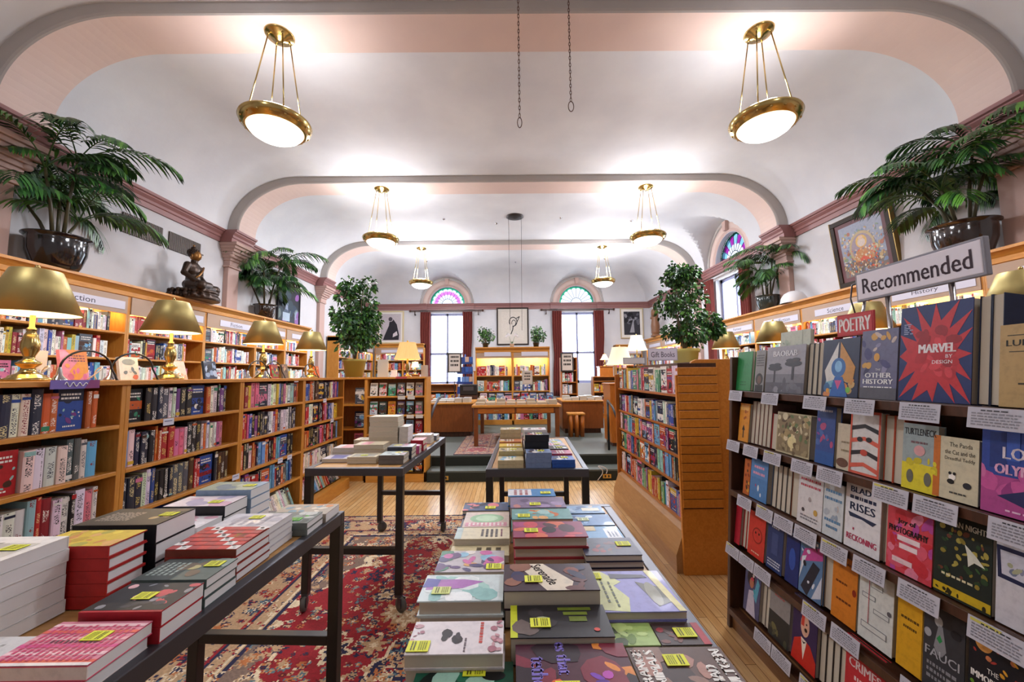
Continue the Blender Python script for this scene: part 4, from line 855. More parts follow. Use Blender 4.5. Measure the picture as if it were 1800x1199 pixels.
 (.17, .49, .15, .022, .285, '34244e', [('p', [(.0, 0), (.1, .32), (.4, .42), (.75, .38), (1, .2), (1, 0)], 'c0281e'), ('p', [(.38, .42), (.5, .1), (.62, .4)], 'e8dccc'), ('c', .52, .62, .18, .17, 'd8a890'), ('p', [(.36, .6), (.38, .76), (.5, .8), (.48, .6)], 'c83c30'), ('c', .56, .56, .06, .03, '2a1410'), ('c', .58, .65, .03, .015, '2a1410'), ('p', [(.42, .38), (.5, .34), (.6, .39), (.5, .37)], '1c1418')], 'purple book with a bald man in a red coat'),
 (.17, .79, .17, .02, .285, 'c02c34', [('t', 'A THOUSAND', .5, .86, .86, .08, 'f0d8d4', 0, .004), ('t', 'CRIMES', .5, .68, .8, .12, 'f0d8d4', 0, .008), ('t', 'MING', .5, .5, .5, .1, 'e8c8c4', 0, .006), ('t', 'TSU', .5, .36, .4, .1, 'e8c8c4', 0, .006), B(10, 5, ['7a1c24', 'e08070', '2c1a1c'], .15, .0, .0, .9, .3)], 'red book with pale capitals reading CRIMES on the lowest ledge'),
 (.49, 1.40, .14, .02, .24, '9cc0c4', [('r', 0, .5, .5, 1, 'd8a8c0'), ('blobs', 12, 3, ['a8c8d0', 'c8b0d0', 'd8c8a8', '8ab8b0'], 0, 0, 1, 1, .35), ('t', 'DIVINE', .5, .6, .8, .09, '2c5a78', 0, .004)], 'pastel rainbow book at the right edge of the fourth ledge'),
]
for z, s, w, t, h, c, spec, lab in D:
    standing(dfr(s, z), w, t, h, c, spec, lab)
# stacks of further copies: page edges looking out from behind each front copy
def copies(z, s, n, t, h, col, lab, deep=.15, pg=PAGES):
    for i in range(n):
        M = Md @ Matrix.Translation((s+i*(t+.0015), yf(z)+.012, z)) @ Matrix.Rotation(R(-8), 4, 'X')
        mb = MB(); C = lin(col)
        mb.box((0, 0, 0), (.002, deep, h), COVER, None, C); mb.box((t-.002, 0, 0), (t, deep, h), COVER, None, C); mb.box((.002, deep-.002, 0), (t-.002, deep, h), COVER, None, C)
        o = mb.build('book'); o.matrix_world = M
        tag(o, f'{lab}, {ORD[i]} from the left' if n > 1 else lab, 'book', 'books showing their page edges on the near display')
        quick('pages', lambda b: b.box((.002, .003, .003), (t-.002, deep-.002, h-.003), pg), o); BUDGET['n'] += 1
copies(1.397, 1.282, 2, .03, .335, '1c2440', 'book edge-on right of the starburst book')
copies(1.395, .58, 3, .03, .245, '3c3a40', 'dark cased book edge-on right of the silver tree book', .14)
copies(1.095, .135, 5, .034, .245, '8a6a60', 'pinkish page block edge-on near the left of the second ledge')
copies(1.095, .32, 1, .045, .19, 'b82428', 'red book edge-on left of the tan tree book')
copies(1.095, .968, 2, .036, .245, 'c05030', 'orange-cased book edge-on right of the coral striped book')
copies(.80, .325, 4, .034, .225, '55504e', 'grey book edge-on right of the sky blue book', .13)
copies(.80, .47, 1, .045, .22, '7a3c20', 'dark orange book edge-on on the third ledge')
copies(.80, .962, 1, .02, .25, 'a09080', 'pale page block edge-on between navy title book and pink photo book')
copies(.80, 1.147, 0, .02, .22, '6c1c3c', '')
copies(.49, .065, 2, .03, .23, 'b8302c', 'red book edge-on at the left of the fourth ledge')
copies(.49, .422, 1, .02, .26, '8a8078', 'grey page block edge-on right of the navy book')
copies(.49, .678, 1, .045, .27, '9a8674', 'thick pale page block edge-on left of the orange book')
copies(.49, 1.003, 1, .01, .27, '9a9280', 'thin page block edge-on right of the flow chart book')
copies(.17, .245, 2, .03, .26, '8a8078', 'grey page block edge-on near the left of the lowest ledge')
copies(.17, .645, 4, .034, .28, '2a2222', 'dark book edge-on right of the bald man book')
copies(.17, .965, 4, .034, .27, '6c1c24', 'maroon book edge-on right of the red crimes book')
for kk, (z, ss) in enumerate(((1.397, (1.58, 1.75, 1.92, 2.1)), (1.095, (1.51, 1.7, 1.9, 2.1)), (.80, (1.55, 1.75, 1.95, 2.15)), (.49, (1.56, 1.75, 1.95, 2.12)), (.17, (1.12, 1.3, 1.5, 1.7, 1.9, 2.1)))):
    for s in ss:
        face_book(STUFF, .14, .025, .22, q.choice(PAL_BRIGHT), q, dfr(s, z))
# cards clipped to the ledges
CARDS = [(1.39, [(0, 'green'), (.32, 'silver tree'), (.63, 'blue figure'), (.86, 'OTHER HISTORY'), (1.09, 'starburst'), (1.3, 'kraft-brown')]),
 (1.09, [(-.02, 'orange tree'), (.155, 'pinkish edge-on'), (.34, 'tan tree'), (.55, 'tall blue'), (.71, 'coral striped'), (.98, 'TURTLENECK'), (1.13, 'panda'), (1.34, 'LORE OLYMPUS')]),
 (.795, [(.10, 'sky blue'), (.28, 'grey edge-on'), (.425, 'red capitals'), (.57, 'pale blue capitals'), (.73, 'navy title'), (.89, 'pink photography'), (1.07, 'ARABIAN NIGHTS'), (1.28, 'framed photo')]),
 (.485, [(-.015, 'thin red'), (.125, 'red face'), (.265, 'navy'), (.62, 'bright comic'), (.78, 'orange'), (1.07, 'FAUCI'), (1.25, 'IMMORTALISTS')]),
 (.165, [(.27, 'grey landscape'), (.41, 'bald man'), (.6, 'dark edge-on'), (.8, 'CRIMES'), (1.0, 'maroon edge-on')])]
LEDGE = ['top', 'second', 'third', 'fourth', 'lowest']
for k, (z, cs) in enumerate(CARDS):
    for i, (s, nm_) in enumerate(cs):
        mb = MB(); cc = 'bab8c2'; dz = .06
        mb.wedge([(0, 0), (-.012, -dz), (-.0105, -dz), (.0015, 0)], 0, .134, PAINT, None, lin(cc))
        A = Matrix(((1, 0, 0, 0), (0, .2, -1, -.0125), (0, 1, 0, -dz), (0, 0, 0, 1)))
        o = mb.build('shelf_card'); o.matrix_world = Md @ Matrix.Translation((s, yf(z)-.036, z+.004))
        tag(o, f'white review card on the {LEDGE[k]} ledge under the {nm_} book', 'card', f'review cards on the {LEDGE[k]} ledge')
        quick('printed_text', lambda b: art(b, A, .134, dz, ([('r', .05, .82, .6, .95, 'c8c060')] if (i+k) % 3 == 0 and k else [])+[('lines', .08, .12, .94, .78, 5, '8a8890', i+k*9), ('lines', .25, .8, .75, .92, 1, '3c3a40', i)]), o)
for s, z in ((.0, 0),): pass
# sign "Recommended" on posts, POETRY sign and the floral card behind the top ledge
r = empty('recommended_sign', 'long white sign reading Recommended standing above the near display', 'sign', M=Matrix.Translation((1.47, 1.66, 1.79)) @ Matrix.Rotation(R(-91), 4, 'Z'))
quick('board', lambda b: (b.box((0, -.009, 0), (.47, .009, .122), PAINT, None, lin('8c8c96')), b.box((.008, -.0105, .008), (.462, .0105, .114), PAINT, None, lin('e4e0ea'))), r, bevel=.003)
quick('lettering', lambda b: text(b, 'Recommended', FRONT, .235, .06, .40, .062, PAINT, lin('3a2030'), z=.0112, bold=.0012), r)
for s in (.13, .36): quick('post', lambda b: b.tube([(s, 0, 0), (s, 0, -.365)], .008, mat('chrome', 'c8c8cc', .15, 1)), r)
quick('gooseneck', lambda b: b.tube([(.02, .012, .03), (-.02, .02, -.08), (.0, .03, -.2), (.05, .03, -.36)], .006, mat('chrome')), r)
r = empty('poetry_sign', 'small red and white POETRY sign on a wire hanger above the near display', 'sign', M=dfr(.72, 1.655, 3, .05))
quick('board', lambda b: (b.box((0, 0, 0), (.18, .008, .095), PAINT, None, lin('b02a30')), b.box((.006, -.001, .006), (.174, .0, .089), PAINT, None, lin('c2383c')),
    text(b, 'POETRY', FRONT, .09, .0475, .155, .06, PAINT, lin('f0e8e4'), z=.0015, bold=.002)), r)
quick('wire_hook', lambda b: b.tube([(.09, .004, .095), (.07, .004, .16), (.08, .004, .22), (.11, .004, .225), (.12, .004, .2)], .003, STEELB), r)
quick('stand', lambda b: b.tube([(.09, .012, 0), (.09, .012, -.23)], .004, STEELB), r)
o = standing(dfr(.30, 1.43, 6, .07), .22, .018, .29, 'bcc0ae', [B(7, 4, ['98a490', 'a8b4a0'], .1, .1, .7, .6, .95), ('r', .74, 0, .76, 1, 'a0a494')], 'pale sage book with floral line drawing standing behind the silver tree book')

# ================================================================== BOOKS LYING ON THE TABLES
def flat(X0, X1, Y0, Y1, z, t, col, orient, spec, label, group, sticker=None, pages=PAGES, spine=None, hard=False, scol='dde032'):
    if orient == 'C': M = Matrix.Translation((X0, Y1, z)) @ Matrix.Rotation(R(-90), 4, 'Z'); w, h = Y1-Y0, X1-X0
    else: M = Matrix.Translation((X1, Y0, z)) @ Matrix.Rotation(R(90), 4, 'Z'); w, h = Y1-Y0, X1-X0
    C = lin(col); S = lin(spine or col); b = .0022 if not hard else .003; e = .0 if not hard else .004; mb = MB()
    mb.box((0, 0, 0), (w, h, b), COVER, None, S if spine and not spec else C); mb.box((0, 0, t-b), (w, h, t), COVER, None, C); mb.box((0, 0, b), (b, h, t-b), COVER, None, S)
    o = mb.build('book'); o.matrix_world = M; tag(o, label, 'book', group)
    quick('pages', lambda s: s.box((b, .001+e, b), (w-.001-e, h-.001-e, t-b), pages), o)
    P = Matrix.Translation((0, 0, t))
    if spec: quick('printed_cover', lambda s: art(s, P, w, h, spec), o)
    if sticker:
        cx, cy = sticker; u, v_ = .19*min(w, .14)/w*1.0, .16*.2/h
        quick('price_sticker', lambda s: (s.box((cx*w-.016, cy*h-.022, .001+.0008), (cx*w+.016, cy*h+.022, .0022+.0008), PAINT, P, lin(scol)), art(s, P @ Matrix.Translation((cx*w-.016, cy*h-.022, .0031)), .032, .044, [('lines', .1, .5, .9, .9, 4, '8a8c20', 2), ('lines', .1, .15, .9, .4, 2, '4c4c14', 5)])), o)
    BUDGET['n'] += 1; return o
SHORT = {}
def stack(X0, X1, Y0, Y1, ztop, n, col, orient, spec, desc, tname, sticker=None, z0=.9045, **k):
    t = (ztop-z0)/n; qq = random.Random(desc)
    for i in range(n):
        top = i == n-1; j = (0 if n == 1 else qq.uniform(-.003, .003)); pos = n-1-i
        sd_ = desc if len(desc.split()) < 9 else desc.split(' at the ')[0].split(' in the middle')[0].split(' in the left')[0].split(' in the centre')[0].split(' in the right')[0].split(' in the pile')[0]
        if sd_ in SHORT and SHORT[sd_] != desc: sd_ = desc
        SHORT[sd_] = desc
        lab = f'{desc}' if n == 1 else (f'{desc}, top of its stack' if top else (f'{ORD[pos+1]} down in the stack of {sd_}' if pos else ''))
        flat(X0+j, X1+j, Y0+j*.5, Y1+j*.5, z0+i*t+.0003*i, t-.0006, col, orient, spec if top else None, lab, f'books in the stack of {desc}' if n > 1 else f'books on the {tname}', sticker if top else None, **k)
CT = 'near middle table'
stack(-.189, .0, .735, .862, .925, 1, '1f5a44', 'C', [B(9, 3, ['1c2420', '2f7a5c', 'a8d4c0', '14201c'], .4), ('c', .3, .8, .1, .12, '1c1c1c'), ('t', 'MOTHS', .6, .3, .3, .06, 'e8ece8', 90)], 'dark green swirled paperback at the front of the near middle table', CT, (.2, .6))
stack(-.212, -.019, .832, .937, .96, 2, 'dcd4d6', 'C', [('t', 'HEIRESS', .4, .76, .14*5, .07, 'c0443a', 0, .006), ('t', 'TEDIUM', .75, .6, .4, .04, '6a5a60'), B(4, 7, ['2c2426', 'b87a80', '3c3236'], .2, .3, .35, .6, .6), B(14, 9, ['c89aa0', 'a8707c'], .1, .02, .0, .98, .12), B(14, 19, ['c89aa0', 'a8707c'], .1, .02, .88, .98, 1)], 'white book with small red motifs on the near middle table', CT, (.8, .12), pages=PAGES)
stack(-.222, -.02, .99, 1.114, .975, 2, 'c8d4d4', 'C', [B(16, 5, ['a0c8c0', 'd8e0e0', '8ab8b4', 'e8ecec'], .3), ('p', [(.2, .05), (.6, .05), (.55, .5), (.3, .75), (.2, .5)], 'a868b0'), ('p', [(.15, .02), (.5, .0), (.5, .18), (.2, .2)], '4c489c')], 'pale teal book with a purple wave on the near middle table', CT, (.65, .25), hard=True, scol='d8e088')
stack(-.218, -.022, 1.183, 1.319, .95, 2, 'b8b0b4', 'C', [B(30, 17, ['c86aa0', '8ab8d0', '5a3a6a', '3c7a5c', 'e0d8d0', 'd8a060', '48406a'], .25, 0, 0, 1, 1)], 'paperback with bright painted people on the near middle table', CT, (.8, .85))
stack(-.202, -.01, 1.335, 1.41, .928, 1, 'd8cca4', 'C', [('lines', .2, .4, .8, .9, 3, '4a4238', 8)], 'cream paperback half covered between painted and lettered ones', CT)
stack(-.199, -.01, 1.415, 1.515, .948, 2, 'dcd2b4', 'C', [('lines', .15, .45, .85, .8, 4, '4a4650', 3), ('t', 'STORIES', .5, .85, .7, .06, '7a4a60', 0, .004), ('r', 0, .0, 1, .12, 'b8c8c4')], 'cream lettered book behind the painted one on the near middle table', CT)
stack(-.186, -.01, 1.55, 1.715, .938, 1, 'd8c8bc', 'C', [('c', .45, .5, .3, .38, '9cc49c'), ('c', .45, .5, .2, .25, 'c0dcbc'), ('r', .72, .05, .95, .95, 'd898a8'), ('lines', .74, .1, .93, .9, 9, 'f0e4e0', 2)], 'pale book with a mint green oval on the near middle table', CT)
stack(-.205, -.012, 1.735, 1.84, .938, 2, '4a5a7c', 'C', [B(14, 4, ['7a9ac0', 'd87a80', '3c6c5c', '2c2c40'], .3, 0, 0, 1, 1)], 'blue patterned book, far left corner of the middle table', CT, (.7, .6))
stack(.005, .225, .72, .873, .95, 1, '4c2434', 'C', [B(22, 6, ['d8602c', '2a1a24', '7c2a3c', 'e08a3c', '3a1c28'], .3, 0, 0, 1, 1), ('t', 'ties that', .2, .42, .7, .12, '8a7ad0', 0, .008), ('t', 'tether', .55, .2, .6, .14, '8a7ad0', 0, .008), B(5, 4, ['7a3cb0', 'b84ab0', '5a2a8c'], .16, .5, .65, .9, .9)], 'dark red book with orange flames lettered ties that tether', CT, (.78, .42))
stack(-.005, .212, .878, .995, .96, 1, '2a282c', 'C', [('r', .0, .0, 1, .07, 'c4cc30'), B(7, 3, ['6a5c58', 'a8b090', '3c383c'], .3, .1, .1, .8, .4), ('r', .1, .5, .2, .85, '6c7c28'), ('r', .25, .55, .35, .8, '6c7c28'), ('r', .4, .6, .55, .78, '6c7c28'), ('c', .8, .85, .05, .03, 'd04030')], 'black book with lime end strip on the near middle table', CT, (.6, .3))
stack(-.021, .209, 1.0, 1.135, .99, 2, '3a2430', 'C', [('p', [(0, .2), (.2, .2), (1, .45), (1, .7), (.7, .75), (0, .45)], 'd8ccb8'), B(8, 4, ['5c2c2c', '2a2848', '7a3c30'], .25, .0, .75, 1, 1), B(6, 8, ['2c2c58', '8a5a48', '3c2c50'], .25, 0, 0, 1, .2), ('t', 'Serenade', .42, .45, .8, .12, '2a1c20', 24, .004)], 'dark brown book with a cream script band on the near middle table', CT, (.62, .32))
stack(.004, .237, 1.288, 1.42, 1.0, 3, '9c3038', 'C', [('r', 0, 0, 1, 1, '8a3a5c'), B(12, 6, ['c84a58', 'a84a7c', 'd06a50', '4a2a38'], .3, 0, .1, 1, 1), ('c', .55, .5, .2, .1, '2a2028')], 'red hardback with a magenta and violet jacket on the near middle table', CT, (.6, .25), hard=True)
stack(.0, .22, 1.49, 1.6, .985, 2, '6a9a98', 'C', [B(14, 5, ['c86a30', 'a0c4c0', '7ab0ac', 'd8a060'], .25)], 'teal and orange paperback behind the red hardbacks', CT, (.7, .2))
stack(-.005, .215, 1.615, 1.75, .985, 2, '7a6a88', 'C', [B(14, 2, ['a08ab0', '5a4a6c', 'b87a78', '8a7a98'], .25)], 'violet mottled paperback in the middle of the near middle table', CT, (.7, .45))
stack(-.015, .19, 1.765, 1.875, .985, 2, '3c80b8', 'C', [('r', .1, .0, .9, .5, 'd8d8dc'), ('lines', .15, .1, .85, .45, 3, '9c3c44', 4)], 'blue and white paperback, far end of the middle table', CT, (.6, .8))
stack(.238, .435, .76, .898, .925, 1, '5a4038', 'L', [B(14, 8, ['7c5a4c', '3c2a28', 'a87a6c', '8a6a5c'], .28, 0, 0, 1, 1), ('t', 'STRANGE', .5, .92, .85, .1, 'f0ece4', 0, .012), ('t', 'ANIMALS', .5, .79, .85, .1, 'f0ece4', 0, .012), ('t', 'CHAD', .35, .24, .5, .11, 'f0ece4', 0, .012), ('t', 'KULTGEN', .5, .09, .85, .11, 'f0ece4', 0, .012)], 'brown paperback lettered STRANGE ANIMALS at the right front', CT, (.7, .55))
stack(.218, .315, .905, .982, .925, 1, '9cb868', 'C', [B(12, 4, ['6c8a3c', 'b8d080', '3c5028'], .25)], 'lime green leafy paperback between the lavender and brown ones', CT)
stack(.318, .425, .905, .98, .925, 1, '3c2c2c', 'C', [B(9, 4, ['6c3c34', '5a4a48', 'a0303c'], .2), ('r', .0, .85, 1, 1, 'a8303c')], 'dark paperback with a red end beside the lime green one', CT, (.5, .6))
stack(.206, .41, .99, 1.186, .945, 2, '8c8ac4', 'C', [('p', [(0, 0), (.95, 0), (1, .35), (.7, .42), (.4, .3), (.3, .42), (0, .2)], 'c8cc90'), ('p', [(.3, .6), (.9, .72), (.8, .9), (.45, .88)], '5c5a50'), ('c', .6, .75, .28, .08, '8a8878'), ('p', [(.08, .3), (.12, .75), (.2, .8), (.22, .3)], '3c3c50'), ('p', [(0, .8), (1, .92), (1, 1), (0, .9)], 'd8d094'), ('t', 'THE REST IS', .5, .16, .6, .05, '3c4430'), ('t', 'NOT NOISE', .6, .25, .6, .05, '3c4430')], 'lavender and yellow book with a comic collage on the near middle table', CT, (.15, .08))
stack(.222, .392, 1.248, 1.375, .962, 3, '2c2c3c', 'C', [('r', 0, 0, 1, 1, '4a4c60'), B(16, 3, ['8a3a40', '3c4058', '6a4a50'], .14, .2, .2, .8, .7)], 'dark navy book with a dull red emblem on the near middle table', CT, (.4, .78))
stack(.25, .395, 1.455, 1.565, .93, 1, '6c9cc4', 'C', [('r', .2, .6, 1, .95, 'e0e4e8'), ('lines', .3, .65, .9, .9, 3, '4a5a78', 3), ('r', 0, 0, .4, .4, 'c8b080')], 'light blue paperback with a white panel, nearest of the three pale blue ones', CT)
stack(.232, .392, 1.572, 1.69, .932, 1, '5c84b4', 'C', [B(8, 4, ['8ab0d4', 'c8d4e0', '3c5c90'], .3)], 'mid blue paperback, second of the three pale blue ones', CT, (.5, .3), scol='d8e4c0')
stack(.205, .385, 1.7, 1.79, .934, 1, '7a9cc0', 'C', [B(8, 9, ['a8c0d8', 'd8c8b0', '4c6c98'], .3), ('r', .3, .5, .7, .9, 'e0dcc8')], 'grey-blue paperback, farthest of the three pale blue ones', CT)
LT = 'near left table'
kw = dict(pages=PAGESW)
stack(-1.01, -.81, .812, .952, .96, 2, 'd85c78', 'L', [('r', 0, .0, 1, 1, 'd8889a')]+[('r', .06+.16*i, 0, .13+.16*i, 1, c) for i, c in enumerate(['e06a58', 'f0c8cc', 'd85a90', 'e8b0b4', 'e06a58', 'f0c8cc'])]+[('lines', .1, .05, .9, .95, 14, 'c8486c', 4), ('t', 'JUST HAVEN', .5, .5, .5, .06, '5c3c48', 90), ('r', 0, 0, .06, 1, 'e8e0dc')], 'pink and red gridded paperback, front of the left table', LT, (.62, .35), spine='e0d4d0', **kw)
stack(-.985, -.798, .962, 1.09, .975, 2, 'b02430', 'L', [('r', .05, 0, 1, 1, '222226'), B(20, 4, ['8a8a90', 'c05058', 'd8a8ac', '3c3c44', '5a5a62'], .16, .1, .05, .95, .95)], 'black book with red spine on the near left table', LT, (.5, .5), spine='a8202c', **kw)
stack(-.995, -.80, 1.098, 1.22, .978, 3, '50605c', 'L', [('r', 0, .5, 1, 1, '3a4240'), ('blobs', 8, 3, ['8a9890', 'a8a070', '6a5a48'], .1, .0, .9, .6, .3), ('lines', .2, .55, .8, .95, 5, '9aa8a0', 3)], 'grey-green paperback behind the red-spined one on the near left table', LT, (.7, .2), **kw)
chk = [('r', i/6, j/7, (i+1)/6, (j+1)/7, 'e8e0dc' if (i*3+j*2) % 5 == 0 else ('c03c34' if (i+j) % 2 else 'a8403c')) for i in range(6) for j in range(7)]+[('c', (i+.5)/6, (j+.5)/7, .03, .03, '2a2224') for i in range(6) for j in range(7) if (i*3+j*2) % 5 == 0]
stack(-1.02, -.812, 1.235, 1.40, .998, 4, '9c342c', 'L', chk, 'red and white chequered book on the near left table', LT, (.6, .25), spine='7a3a2c', **kw)
stack(-1.03, -.822, 1.412, 1.56, .993, 4, 'c8c4c8', 'L', [B(8, 5, ['b0acb4', 'd8d4d4'], .3), ('lines', .2, .2, .8, .8, 4, '9a96a0', 3)], 'pale grey paperback behind the chequered one on the near left table', LT, (.7, .5), **kw)
stack(-.99, -.775, 1.572, 1.70, .952, 2, '6c7470', 'L', [B(14, 6, ['8a9890', '4c5450', 'c0c4c0', '5aa040'], .2)], 'grey paperback with green bird on the near left table', LT, (.3, .3), scol='60b840', **kw)
stack(-.99, -.765, 1.71, 1.84, .94, 1, 'b0a494', 'L', [B(14, 3, ['d08a50', 'e0d8c8', '7a98a8'], .2)], 'pale mottled paperback at the far right corner of the near left table', LT, **kw)
stack(-1.375, -1.158, .948, 1.095, 1.092, 6, 'dedcda', 'C', [('r', .3, .4, .9, .9, 'c0beb8'), ('blobs', 4, 3, ['b0ada8', '8a8884'], .3, .3, .7, .7, .2)], 'plain white paperback in the tall near left pile', LT, (.5, .75), **kw)
stack(-1.15, -1.03, .80, .93, .945, 1, 'd8d6d4', 'C', [('lines', .2, .3, .8, .7, 3, 'a8a6a4', 3)], 'white paperback lying flat beside the pink gridded ones', LT, **kw)
stack(-1.28, -1.06, 1.105, 1.218, 1.062, 5, 'b02a28', 'L', [('r', .02, 0, 1, 1, 'd0b440'), B(26, 8, ['e0cc50', 'b89a38', 'd8a86a', 'c88a50', 'a8a048'], .2, .05, 0, 1, 1)], 'red hardback with a yellow jacket on the near left table', LT, hard=True, **kw)
stack(-1.30, -1.052, 1.235, 1.385, 1.07, 3, '1c1c20', 'L', [('r', .02, 0, 1, 1, '38342e'), ('t', 'ISOLDE HALL', .5, .7, .4, .5, 'a8a094', 90, .004), B(8, 4, ['6c5c48', 'a89468', '4a4238'], .2, .3, .1, .9, .4)], 'thick black book with pale lettering on the near left table', LT, (.6, .15), **kw)
stack(-1.30, -1.06, 1.40, 1.52, 1.0, 2, 'd4d0d4', 'L', [B(10, 4, ['d0a0b0', 'b8b0c8', 'e0dce0'], .3)], 'white and lilac paperback behind the thick black ones', LT, (.5, .4), **kw)
stack(-1.29, -1.06, 1.53, 1.66, 1.03, 3, '26262a', 'L', [('r', .02, 0, 1, 1, 'd8ccd0'), B(8, 6, ['c8a0b4', 'a8a0b8'], .3)], 'black-edged book with a pale pink cover on the near left table', LT, (.4, .3), **kw)
stack(-1.27, -1.05, 1.67, 1.80, 1.05, 4, '8aa0b8', 'L', [('r', 0, .3, 1, 1, '8a9484'), B(8, 6, ['a8b09c', '6c7c88'], .3)], 'grey and blue paperback, far left corner of left table', LT, (.5, .2), **kw)
ML = 'table on the rug'
stack(-1.13, -.90, 3.25, 3.42, 1.18, 7, 'd8d0bc', 'C', [('r', .1, .1, .9, .9, 'c8c0a8')], 'cream paperback in the tall pile of the table on the rug', ML)
stack(-.89, -.82, 3.25, 3.42, 1.10, 5, 'd0ccc4', 'L', None, 'white paperback in the pile right of the tall cream one', ML, pages=PAGESW)
stack(-1.16, -.94, 3.02, 3.18, 1.0, 3, 'd4c8ac', 'C', [('r', .1, .2, .9, .5, 'd898a0')], 'cream and pink paperback in front of the tall pile', ML)
stack(-1.13, -.93, 2.83, 2.97, .95, 2, 'd0c4a4', 'C', [('r', .1, .1, .9, .9, '9a9484')], 'beige paperback at the front edge of the table on the rug', ML, (.6, .5))
stack(-1.33, -1.15, 2.88, 3.03, .93, 1, 'c8c0c8', 'C', [('p', [(.1, .2), (.9, .3), (.9, .8), (.2, .8)], '6a68a0')], 'white paperback with a purple patch on the table on the rug', ML)
stack(-1.33, -1.15, 3.05, 3.2, .975, 3, 'd8d0cc', 'C', [('r', 0, .3, 1, .8, 'd8a0a0')], 'white paperback with pale red band on the rug table', ML)
stack(-1.33, -1.15, 3.45, 3.6, .97, 2, 'd4ccb4', 'C', [('lines', .1, .2, .9, .8, 4, '8a8070', 3)], 'cream paperback at the left rear of the table on the rug', ML)
stack(-.905, -.735, 2.80, 2.95, .965, 2, '6a6460', 'L', [('r', 0, .2, 1, 1, 'b8c4c0'), B(10, 4, ['e0d060', '5c5450', 'a8706c'], .2)], 'dark striped book at the right front of the table on the rug', ML)
stack(-.90, -.72, 2.97, 3.11, .99, 3, '3c3c48', 'L', [('r', 0, 0, 1, 1, '9aa0a8'), B(7, 5, ['c8ccd0', 'c87a90', 'd8d080'], .3)], 'grey and navy book in the middle right of the table on the rug', ML)
stack(-.79, -.71, 3.16, 3.24, .965, 2, 'c05890', 'L', [B(7, 5, ['d8a0b8', 'e0e0e0'], .3)], 'small pink book on the table on the rug', ML)
stack(-.80, -.70, 3.27, 3.42, .99, 2, 'a8283c', 'L', [('r', 0, 0, 1, .5, 'c05050')], 'red hardback at the right edge of the table on the rug', ML, hard=True)
for i, (x, c) in enumerate(((-1.2, 'b8b4b8'), (-1.0, '5c6070'), (-.85, 'c8c4cc'))):
    stack(x, x+.14, 3.62, 3.76, .96+.01*i, 2, c, 'L', [B(9, i, ['d8d8dc', '3c4058', 'a87080', '8aa0a8'], .3)], ['pale', 'slate', 'silver'][i]+' paperback along the rear of the table on the rug', ML)
stack(-.83, -.69, 3.79, 3.93, .95, 2, '7a7c88', 'L', [B(9, 4, ['d8d8dc', '3c4058', 'a87080'], .3)], 'grey paperback at the far right corner of the table on the rug', ML)
CB = 'middle table by the steps'
cols3 = [(-.085, 'left'), (.095, 'centre'), (.265, 'right')]
CBL = [(2.64, .955, 2, 'c8b890', 'white and gold'), (2.79, .985, 3, 'b8a878', 'tan'), (2.94, .99, 3, 'd0b048', 'yellow'), (3.09, 1.0, 3, 'c07850', 'orange striped'), (3.24, 1.07, 5, 'b8a884', 'cream'), (3.42, 1.0, 4, 'a89870', 'khaki')]
CBC = [(2.64, 1.0, 3, '7a8cae', 'blue and grey'), (2.80, 1.09, 4, '222228', 'black boxed'), (2.98, 1.10, 4, 'd4d0d4', 'white'), (3.18, 1.0, 3, '8a3c3c', 'maroon'), (3.36, 1.05, 3, 'b8b0ac', 'stone grey'), (3.55, .98, 2, 'a84444', 'red')]
CBR = [(2.64, .955, 2, '2f58a8', 'bright blue'), (2.79, .965, 2, 'b04c68', 'rose and black'), (2.94, .97, 2, '2c2a30', 'black'), (3.09, .965, 2, 'b8a8b8', 'lilac'), (3.24, .96, 2, '7aa4c0', 'sky blue'), (3.40, .95, 1, '9c98a0', 'silver')]
for k, L_ in enumerate((CBL, CBC, CBR)):
    for y, zt, n, c, dn in L_:
        stack(cols3[k][0], cols3[k][0]+(.165 if k < 2 else .15), y, y+.135, zt, n, c, 'L', [B(7, y, [c, 'e0dcd4', q.choice(PAL), q.choice(PAL)], .3), ('lines', .1, .3, .9, .7, 3, 'e8e4dc', y)], f'{dn} book in the {cols3[k][1]} row of the middle table', CB, (.5, .4) if q.random() < .5 else None)
# the black boxed set standing in its white slipcase
M = TR(.083, 2.775, 1.002)
